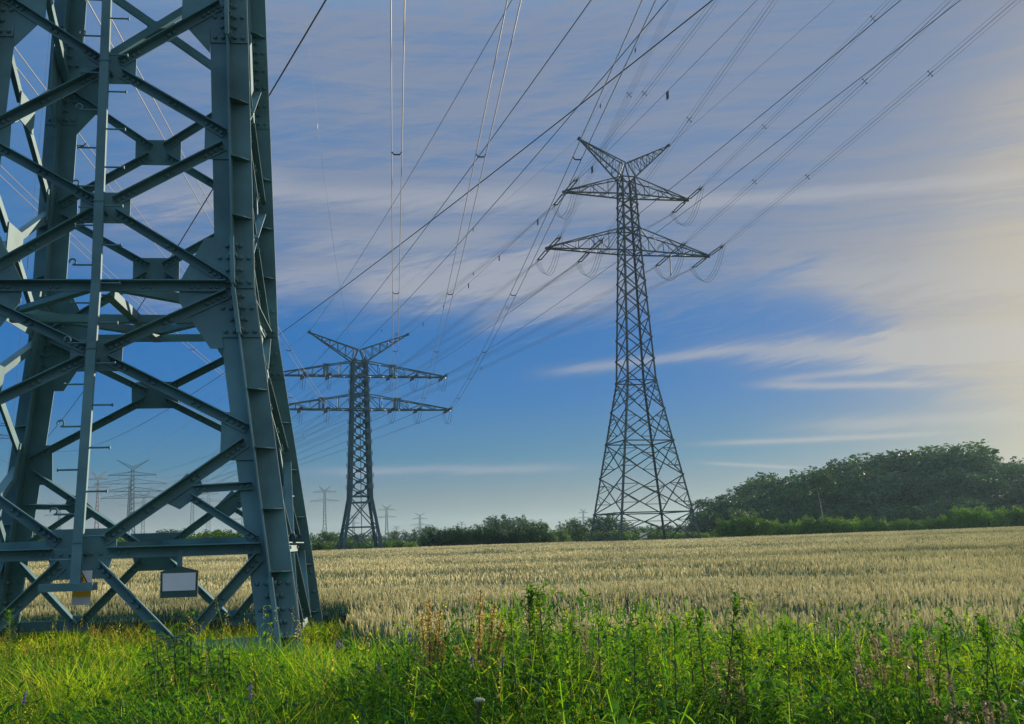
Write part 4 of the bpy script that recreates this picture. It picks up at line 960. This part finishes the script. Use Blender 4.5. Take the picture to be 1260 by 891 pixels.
GRASS = leafmat('verge_grass', [(0, (.012, .060, .034)), (.3, (.038, .120, .030)), (.6, (.12, .255, .026)), (.85, (.30, .41, .04)), (.93, (.28, .25, .10)), (1, (.36, .29, .16))], 0.57, .68, False, .9, (1.95, 1.85, .32), .1)  # darkest stops deepened to stand for shade among the blades
r_ = np.random.default_rng(5); VV, FF, TT = [], [], []; off = 0
def addg(V, Fq, T):
    global off
    VV.append(V); FF.append(Fq + off); TT.append(T); off += len(V)
def verge_pts(y0, y1, dens, side=2.):
    n = int((.52 * (y1 ** 2 - y0 ** 2) + 2 * side * (y1 - y0)) * dens); y = np.sqrt(r_.uniform(y0 ** 2, y1 ** 2, n)); x = r_.uniform(-1, 1, n) * (.53 * y + side)
    k = y < wheat_front(x) + .25; return x[k], y[k]
for y0, y1, dens, w_ in ((3.6, 7.5, 1500, .0075), (7.5, 11.5, 820, .010), (11.5, 21.2, 420, .014)):
    x, y = verge_pts(y0, y1, dens); h = hgrass(x, y) * r_.uniform(.45, 1.2, len(x)) * np.where(y > 14, .9, 1)
    V, Fq = blades(x, y, h, r_.uniform(.7, 1.5, len(x)) * w_ * (1 + 1.1 * (r_.random(len(x)) < .16)), r_, .38, None, 3, .22, (-.10, -.06))
    pt = np.interp(y, [6, 8.5], [.22, .52]) + .22 * np.sin(x * .8 + 2) * np.sin(y * 1.2) + .13 * np.sin(x * 2.9) ; t = np.clip(r_.normal(0, .15, len(x)) + pt, 0, .86); t = np.where(r_.random(len(x)) < .055, r_.uniform(.88, 1, len(x)), t)  # blades nearest the camera tinted darker: painted shade
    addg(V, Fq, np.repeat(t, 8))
# leafy ground growth (vetch, young weeds): small oval leaflets in tufts
def tuft_leaves(y0, y1, dens, size, hfrac, tm, zlo=.05):
    x, y = verge_pts(y0, y1, dens); n = len(x); h = hgrass(x, y) * hfrac; z = gz(x, y) + zlo + h * r_.random(n) ** .6
    nn = r_.normal(size=(n, 3)) * .8 + np.array([0, 0, 1.]); nn /= np.linalg.norm(nn, axis=1, keepdims=True)
    V, Fq = leaf_cards(np.stack([x, y, z], 1), nn, size, r_); V = V.reshape(n, 4, 3)
    t = np.clip(r_.normal(tm, .16, n) + .14 * np.sin(x * 1.6) * np.cos(y * 1.1), 0, .86)
    addg(V.reshape(-1, 3), Fq, np.repeat(t, 4))
tuft_leaves(3.8, 8, 1300, .026, .9, .20); tuft_leaves(8, 13, 330, .032, .75, .42); tuft_leaves(13, 21, 110, .045, .6, .45)  # nearest tufts get a darker tint that stands for shade
# flowering grass: fine stalks with a feathery straw head
for y0, y1, dens in ((4.5, 9, 2.2), (9, 21, 3.5)):
    x, y = verge_pts(y0, y1, dens); h = hgrass(x, y) * r_.uniform(1.05, 1.45, len(x)); V, Fq = blades(x, y, h, np.full(len(x), .004), r_, .12, None, 3, .14); addg(V, Fq, np.full(len(V), .92))
    tips = V.reshape(len(x), 8, 3)[:, 6]
    for k in range(14):
        P = tips + np.stack([r_.normal(0, .012, len(x)), r_.normal(0, .012, len(x)), -k * .011 + 0 * x], 1); nn = r_.normal(size=P.shape); nn /= np.linalg.norm(nn, axis=1, keepdims=True)
        V2, F2 = leaf_cards(P, nn, .008, r_); addg(V2, F2, np.full(len(V2), .95))
# leafy stalks of many heights that tangle with the grass
def stalk_tmpl(seed, kind):
    q = np.random.default_rng(seed); pr = []; lx, ly = q.normal(0, .10), q.normal(0, .10); N = (26, 18, 34)[kind]
    for i in range(N):
        z = q.uniform(.25, 1.); a = q.uniform(0, 6.28); L = ((.13, .17, .07)[kind]) * q.uniform(.6, 1.25) * (1.15 - .5 * z)
        pr.append(((lx * z * z + q.normal(0, .012), ly * z * z + q.normal(0, .012), z), (math.cos(a), math.sin(a), q.uniform(.2, 1.1)), L, L * (.26, .40, .50)[kind], q.uniform(.1, .7)))
    V, Fq, T = leafset(pr, q, 2); n0 = len(V); S_ = []
    for t in (0, .5, 1.): S_ += [(lx * t * t - .003, ly * t * t, t), (lx * t * t + .003, ly * t * t, t)]
    V = np.concatenate([V, np.array(S_)]); Fq = np.concatenate([Fq, np.array([(n0, n0 + 1, n0 + 3, n0 + 2), (n0 + 2, n0 + 3, n0 + 5, n0 + 4)])]); T = np.concatenate([T * .75, np.full(6, .3)])
    return V, Fq, T
for sd in range(9):
    for y0, y1, dens in ((4.6, 7, 4.5), (7, 10.5, 5.6), (10.5, 15, 2.)):
        x, y = verge_pts(y0, y1, dens); dn = .5 + .5 * np.sin(x * .9 + sd) * np.sin(y * .8 + sd * 2)
        k = r_.random(len(x)) < np.where(x > -1.2, .35 + .65 * dn, .25 + .35 * dn); x, y = x[k], y[k]
        hh = np.where(x > -1.2, r_.uniform(.6, 1.12, len(x)) * (1 + .22 * np.exp(-((x - .35) / .7) ** 2)), r_.uniform(.45, .8, len(x))) * np.interp(y, [12, 14], [1, .7])
        V, Fq, T = scatter(stalk_tmpl(100 + sd, sd % 3), x, y, .6 + .4 * hh, hh, r_, .12, .3); addg(V, Fq, np.clip(T, 0, .86))
# straw-coloured thatch of dry grass under the pylon
n = 2400; x = r_.normal(-6.2, 2.3, n); y = r_.uniform(15.3, 20.6, n); k = np.abs(x + 6.2) < 4; x, y = x[k], y[k]
V, Fq = blades(x, y, r_.uniform(.35, .6, len(x)), np.full(len(x), .008), r_, .35, None, 3, .25); addg(V, Fq, np.repeat(r_.uniform(.86, 1, len(x)), 8))
tag(link('verge_grass', npmesh('verge_grass', np.concatenate(VV), FF, np.concatenate(TT)), GRASS), 'tall sunlit green grass and small weeds filling the verge in front', 'grass', kind='stuff')
# ------------------------------------------------------------------ single plants standing out of the grass
STALK = mat('weed_stalk', (.07, .085, .03), .7, 0, .2, 9)
STALK_RED = mat('reddish_stalk', (.16, .085, .04), .7, 0, .2, 9)
DOCKSEED = leafmat('dock_seed', [(0, (.34, .26, .08)), (.5, (.50, .38, .14)), (1, (.60, .48, .20))], .4, .6, False, 0, (1.1, 1.05, .7))
WEEDLEAF = leafmat('weed_leaf', [(0, (.03, .09, .034)), (.5, (.075, .18, .03)), (1, (.22, .37, .04))], 0.56, .75, True, 0, (1.7, 1.65, .35), .12)
PURPLE = leafmat('purple_petal', [(0, (.12, .05, .32)), (1, (.25, .12, .50))], .3, .5, False, 0, (1.1, 1., 1.1))
WHITEP = leafmat('white_petal', [(0, (.55, .58, .52)), (1, (.75, .75, .72))], .3, .5, False, 0, (1., 1., 1.))
STRAW = leafmat('dry_straw', [(0, (.34, .26, .16)), (1, (.46, .36, .22))], .3, .6, False, 0, (1., 1., .8))
def weed_proto(kind, seed):
    r_ = np.random.default_rng(seed); pr = []; nm = {'nettle': 'nettle_plant', 'mugwort': 'mugwort_plant', 'dock': 'dock_plant', 'straw': 'dry_grass_stalk', 'vetch': 'vetch_plant', 'umbel': 'umbel_flower', 'thistle': 'sow_thistle'}[kind]
    root = empty(nm, (0, 0, -50)); m = MB()
    if kind == 'nettle':
        for q in range(3):
            bx, by, hh = r_.normal(0, .06), r_.normal(0, .06), [1., .86, .74][q]; lx, ly = r_.normal(0, .06), r_.normal(0, .05)
            m.tube([(bx, by, 0), (bx + lx * .5, by + ly * .5, hh * .5), (bx + lx, by + ly, hh)], [.005, .004, .002], 5)
            for i in range(11):
                z = hh * (.22 + .77 * i / 10); a = i * 1.57 + q
                for s in (0, math.pi): pr.append(((bx + lx * z / hh, by + ly * z / hh, z), (math.cos(a + s), math.sin(a + s), .25 + .25 * (i > 8)), .13 * (1 - .055 * i), .055 * (1 - .05 * i), .75))
        m.build('stem', STALK, root)
    elif kind in ('mugwort', 'thistle'):
        big_ = kind == 'thistle'
        m.tube([(0, 0, 0), (.012, .006, .5), (r_.normal(0, .02), r_.normal(0, .02), 1.)], [.0065, .005, .0025], 5); m.build('stem', STALK_RED if not big_ else STALK, root)
        for i in range(46 if not big_ else 26):
            z = .18 + .82 * i / (45 if not big_ else 25); a = i * 2.4; L = (.125 if not big_ else .17) * (1.12 - .55 * z); u = np.array([math.cos(a), math.sin(a), .55 + .5 * z])
            b_ = np.array([.012 * z, .006 * z, z]); pr.append((b_, u, L, L * (.26 if not big_ else .30), .45))
            if not big_:
                for s in (.9, -.9):
                    for f_ in (.35, .6): pr.append((b_ + u / np.linalg.norm(u) * L * f_, (math.cos(a + s), math.sin(a + s), .5), L * .5, L * .17, .4))
        for i in range(14): a = i * 2.4; pr.append((np.array([0, 0, .99 - .006 * i]), (math.cos(a) * .5, math.sin(a) * .7, 1), .045, .016, .2))
    elif kind == 'dock':
        P_, N_ = [], []
        for q in range(7):
            a = q * .9 + r_.normal(0, .2); l = r_.uniform(.03, .17); hh = [1., .93, .86, .8, .74, .9, .68][q]
            st_ = [np.array([.02 * math.cos(a), .02 * math.sin(a), .0]), np.array([l * .5 * math.cos(a), l * .5 * math.sin(a), hh * .55]), np.array([l * math.cos(a), l * math.sin(a), hh])]
            m.tube(st_, [.006, .005, .002], 5)
            for i in range(300):
                t = 1 - r_.random() ** .9 * .52; c = st_[1] + (st_[2] - st_[1]) * ((t - .5) / .5) if t > .5 else st_[1]
                c = c + np.array([*r_.normal(0, .0085 + .012 * (1 - t), 2), 0]) ; P_.append(c); N_.append(r_.normal(size=3))
            for i in range(3): b_ = st_[0] + (st_[1] - st_[0]) * r_.uniform(.2, 1); aa = r_.uniform(0, 6.28); pr.append((b_, (math.cos(aa), math.sin(aa), .8), .14, .035, .5))
        for i in range(8): a = i * .8; pr.append(((0, 0, .1), (math.cos(a), math.sin(a), 1.1), r_.uniform(.25, .38), .085, .5))
        m.build('stem', STALK_RED, root); P_ = np.array(P_); N_ = np.array(N_); N_ /= np.linalg.norm(N_, axis=1, keepdims=True)
        V, Fq = leaf_cards(P_, N_, .0095, r_); link('seed_head', npmesh('seed_head', V, [Fq], np.repeat(r_.random(len(P_)), 4)), DOCKSEED, root)
    elif kind == 'straw':
        P_ = []
        for q in range(5):
            a = r_.uniform(0, 6.28); l = r_.uniform(.02, .16); hh = r_.uniform(.75, 1); e = np.array([l * math.cos(a), l * math.sin(a), hh])
            m.tube([(0, 0, 0), e * np.array([.4, .4, .55]), e], [.003, .0025, .0015], 4)
            for i in range(60): t = r_.random(); P_.append(e * (1 - .14 * t) + np.array([*r_.normal(0, .010, 2), 0]))
        m.build('stem', STALK_RED, root); P_ = np.array(P_); N_ = r_.normal(size=P_.shape); N_ /= np.linalg.norm(N_, axis=1, keepdims=True)
        V, Fq = leaf_cards(P_, N_, .010, r_); link('seed_head', npmesh('seed_head', V, [Fq], np.repeat(r_.random(len(P_)), 4)), STRAW, root)
    elif kind == 'vetch':
        m.tube([(0, 0, 0), (.02, .02, .5), (.0, .03, 1.)], [.004, .003, .0015], 4); m.build('stem', STALK, root); P_ = []
        for i in range(22):
            z = .25 + .6 * i / 21; a = i * 2.1
            for j in range(5): pr.append(((math.cos(a) * .03 * j, math.sin(a) * .03 * j, z + .012 * j), (math.cos(a + 1.2 * (-1) ** j), math.sin(a + 1.2 * (-1) ** j), .3), .035, .012, .2))
        P_ = np.array([(.0 + r_.normal(0, .006), .03 + r_.normal(0, .006), z) for z in r_.uniform(.93, 1.0, 34)]); N_ = r_.normal(size=P_.shape); N_ /= np.linalg.norm(N_, axis=1, keepdims=True)
        V, Fq = leaf_cards(P_, N_, .008, r_); link('flower', npmesh('flower', V, [Fq], np.repeat(r_.random(len(P_)), 4)), PURPLE, root)
    else:
        m.tube([(0, 0, 0), (.01, 0, .6), (0, 0, .9)], [.005, .004, .003], 5); P_ = []
        for q in range(12):
            a = q * .5236 * 2.3; l = .006 + .011 * (q % 3); e = (l * math.cos(a), l * math.sin(a), 1.0 - l * .12); m.tube([(0, 0, .9), e], [.0018, .0012], 4)
            for i in range(26): P_.append(np.array(e) + np.array([*r_.normal(0, .004, 2), r_.normal(0, .002)]))
        m.build('stem', STALK, root); P_ = np.array(P_); N_ = r_.normal(size=P_.shape) * .4 + np.array([0, 0, 1]); N_ /= np.linalg.norm(N_, axis=1, keepdims=True)
        V, Fq = leaf_cards(P_, N_, .0055, r_); link('flower', npmesh('flower', V, [Fq], np.repeat(r_.random(len(P_)), 4)), WHITEP, root)
        for i in range(6): a = i * 1.1; pr.append(((0, 0, .1 + .1 * i), (math.cos(a), math.sin(a), .7), .16, .06, .5))
    if pr: V, Fq, T = leafset(pr, r_); link('foliage', npmesh('foliage', V, [Fq], T), WEEDLEAF, root)
    return root
WP = {k: [weed_proto(k, 31 + i) for i in range(n)] for k, n in (('nettle', 2), ('mugwort', 3), ('dock', 2), ('straw', 2), ('vetch', 1), ('umbel', 1), ('thistle', 2))}
wused = set(); wi = 0
def weed(kind, px, ytop, Y, label, cat='weed', group=None, wid=1.):
    global wi
    P = at(px, ytop, Y); z0 = g(P.x, Y); h = max(.3, P.z - z0); p = WP[kind][wi % len(WP[kind])]; wi += 1
    if p.name in wused: o = copy_tree(p)
    else: wused.add(p.name); o = p
    s = .55 + .45 * h; o.location = (P.x, Y, z0); o.scale = (s * wid, s * wid, h); o.rotation_euler = (random.gauss(0, .07), random.gauss(0, .07), random.uniform(0, 6.28))
    return tag(o, label, cat, group)
weed('dock', 526, 735, 8.6, 'dock plant with ochre-brown seed spikes, the left one of the two', 'dock', 'dock plants', 1.25); weed('dock', 576, 726, 8.4, 'dock plant with ochre-brown seed spikes, the right and taller of the two', 'dock', 'dock plants', 1.25)
for px, py, Y, k, lab in ((649, 726, 7.6, 'mugwort', 'tall leafy weed with a thick tufted top, left of the centre pair'), (680, 727, 7.8, 'mugwort', 'tall leafy weed with a tufted top, right of the centre pair'), (862, 733, 7.2, 'mugwort', 'tallest bushy green weed standing alone against the wheat right of centre')):
    weed(k, px, py, Y, lab, 'weed', None, 1.2)
for px, py, Y in ((621, 752, 8.1), (664, 754, 8.), (705, 760, 7.8), (812, 768, 7.), (850, 758, 7.5), (874, 752, 7.4), (918, 779, 7.1), (968, 766, 6.8), (1184, 762, 6.6), (1130, 779, 7.)):
    weed('mugwort', px, py, Y, 'slim green weed reaching out of the verge grass in front of the wheat', 'weed', 'slim weeds in the verge', 1.1)
for px, py, Y in ((736, 762, 7.4), (775, 778, 7.), (790, 785, 7.3), (816, 766, 6.6), (1116, 775, 6.8), (1166, 775, 6.6), (1242, 764, 6.4), (1255, 766, 6.5), (1228, 775, 6.8), (700, 772, 7.), (640, 770, 7.2)):
    weed('thistle', px, py, Y, 'broad-leaved green weed with upright leaves in the right half of the verge', 'weed', 'broad-leaved weeds in the verge', 1.15)
for px, py, Y in ((213, 751, 9.6), (228, 757, 9.9), (243, 752, 9.4), (255, 763, 9.), (268, 775, 9.2), (300, 786, 8.6), (222, 772, 8.8), (204, 780, 9.), (288, 790, 9.)):
    weed('nettle', px, py, Y, 'dark nettle with drooping toothed leaves in front of the near pylon', 'nettle', 'nettles before the near pylon', 1.45)
weed('nettle', 478, 800, 7.2, 'nettle with wide drooping leaves standing left of the dock plants', 'nettle', None, 1.)
weed('mugwort', 22, 752, 10.5, 'feathery green weed by the near pylon left rear leg', 'weed', None, 1.); weed('nettle', 318, 745, 11.5, 'slender nettle against the near pylon right leg', 'nettle', None, .8)
for px, py, Y in ((1076, 756, 7.2), (1083, 775, 7.), (910, 788, 7.3), (1185, 822, 6.), (1222, 840, 6.), (722, 770, 7.8), (1150, 768, 7.2)):
    weed('straw', px, py, Y, 'dry pinkish-brown seed stalks poking from the right side of the verge', 'dry grass', 'dry seed stalks', 1.)
for px, py, Y in ((497, 778, 8.6), (424, 785, 9.2), (428, 786, 9.), (588, 805, 7.), (597, 804, 7.1), (312, 842, 6.4), (2, 850, 6.6), (472, 812, 7.6)):
    weed('vetch', px, py, Y, 'vetch stem with a small purple flower spike in the grass', 'wildflower', 'purple vetch flowers', 1.)
weed('umbel', 561, 858, 5.3, 'single flat white umbel flower low in the centre of the verge', 'wildflower', None, .6)
for d_ in (PROTO, WP):
    for k in d_:
        for p in d_[k]:
            if p.location.z < -40:
                for ch in list(p.children): bpy.data.objects.remove(ch)
                bpy.data.objects.remove(p)
# ------------------------------------------------------------------ evening air
HZ = 3000.
m = MB(); x0, x1, y0, y1, z0, z1 = -3100., 3100., -1600., 3100., -2., 62.
m.add([(x, y, z) for z in (z0, z1) for x, y in ((x0, y0), (x1, y0), (x1, y1), (x0, y1))], [(3, 2, 1, 0), (4, 5, 6, 7), (0, 1, 5, 4), (1, 2, 6, 5), (2, 3, 7, 6), (3, 0, 4, 7)])
HM = bpy.data.materials.new('evening_haze'); HM.use_nodes = True; t = HM.node_tree; t.nodes.clear()
v = t.nodes.new('ShaderNodeVolumePrincipled'); v.inputs['Color'].default_value = (.55, .85, 1., 1); v.inputs['Density'].default_value = 0.00013; v.inputs['Anisotropy'].default_value = .35
o = t.nodes.new('ShaderNodeOutputMaterial'); t.links.new(v.outputs[0], o.inputs['Volume'])
tag(m.build('haze', HM), kind='stuff', label='thin evening haze lying over the whole field', cat='haze')
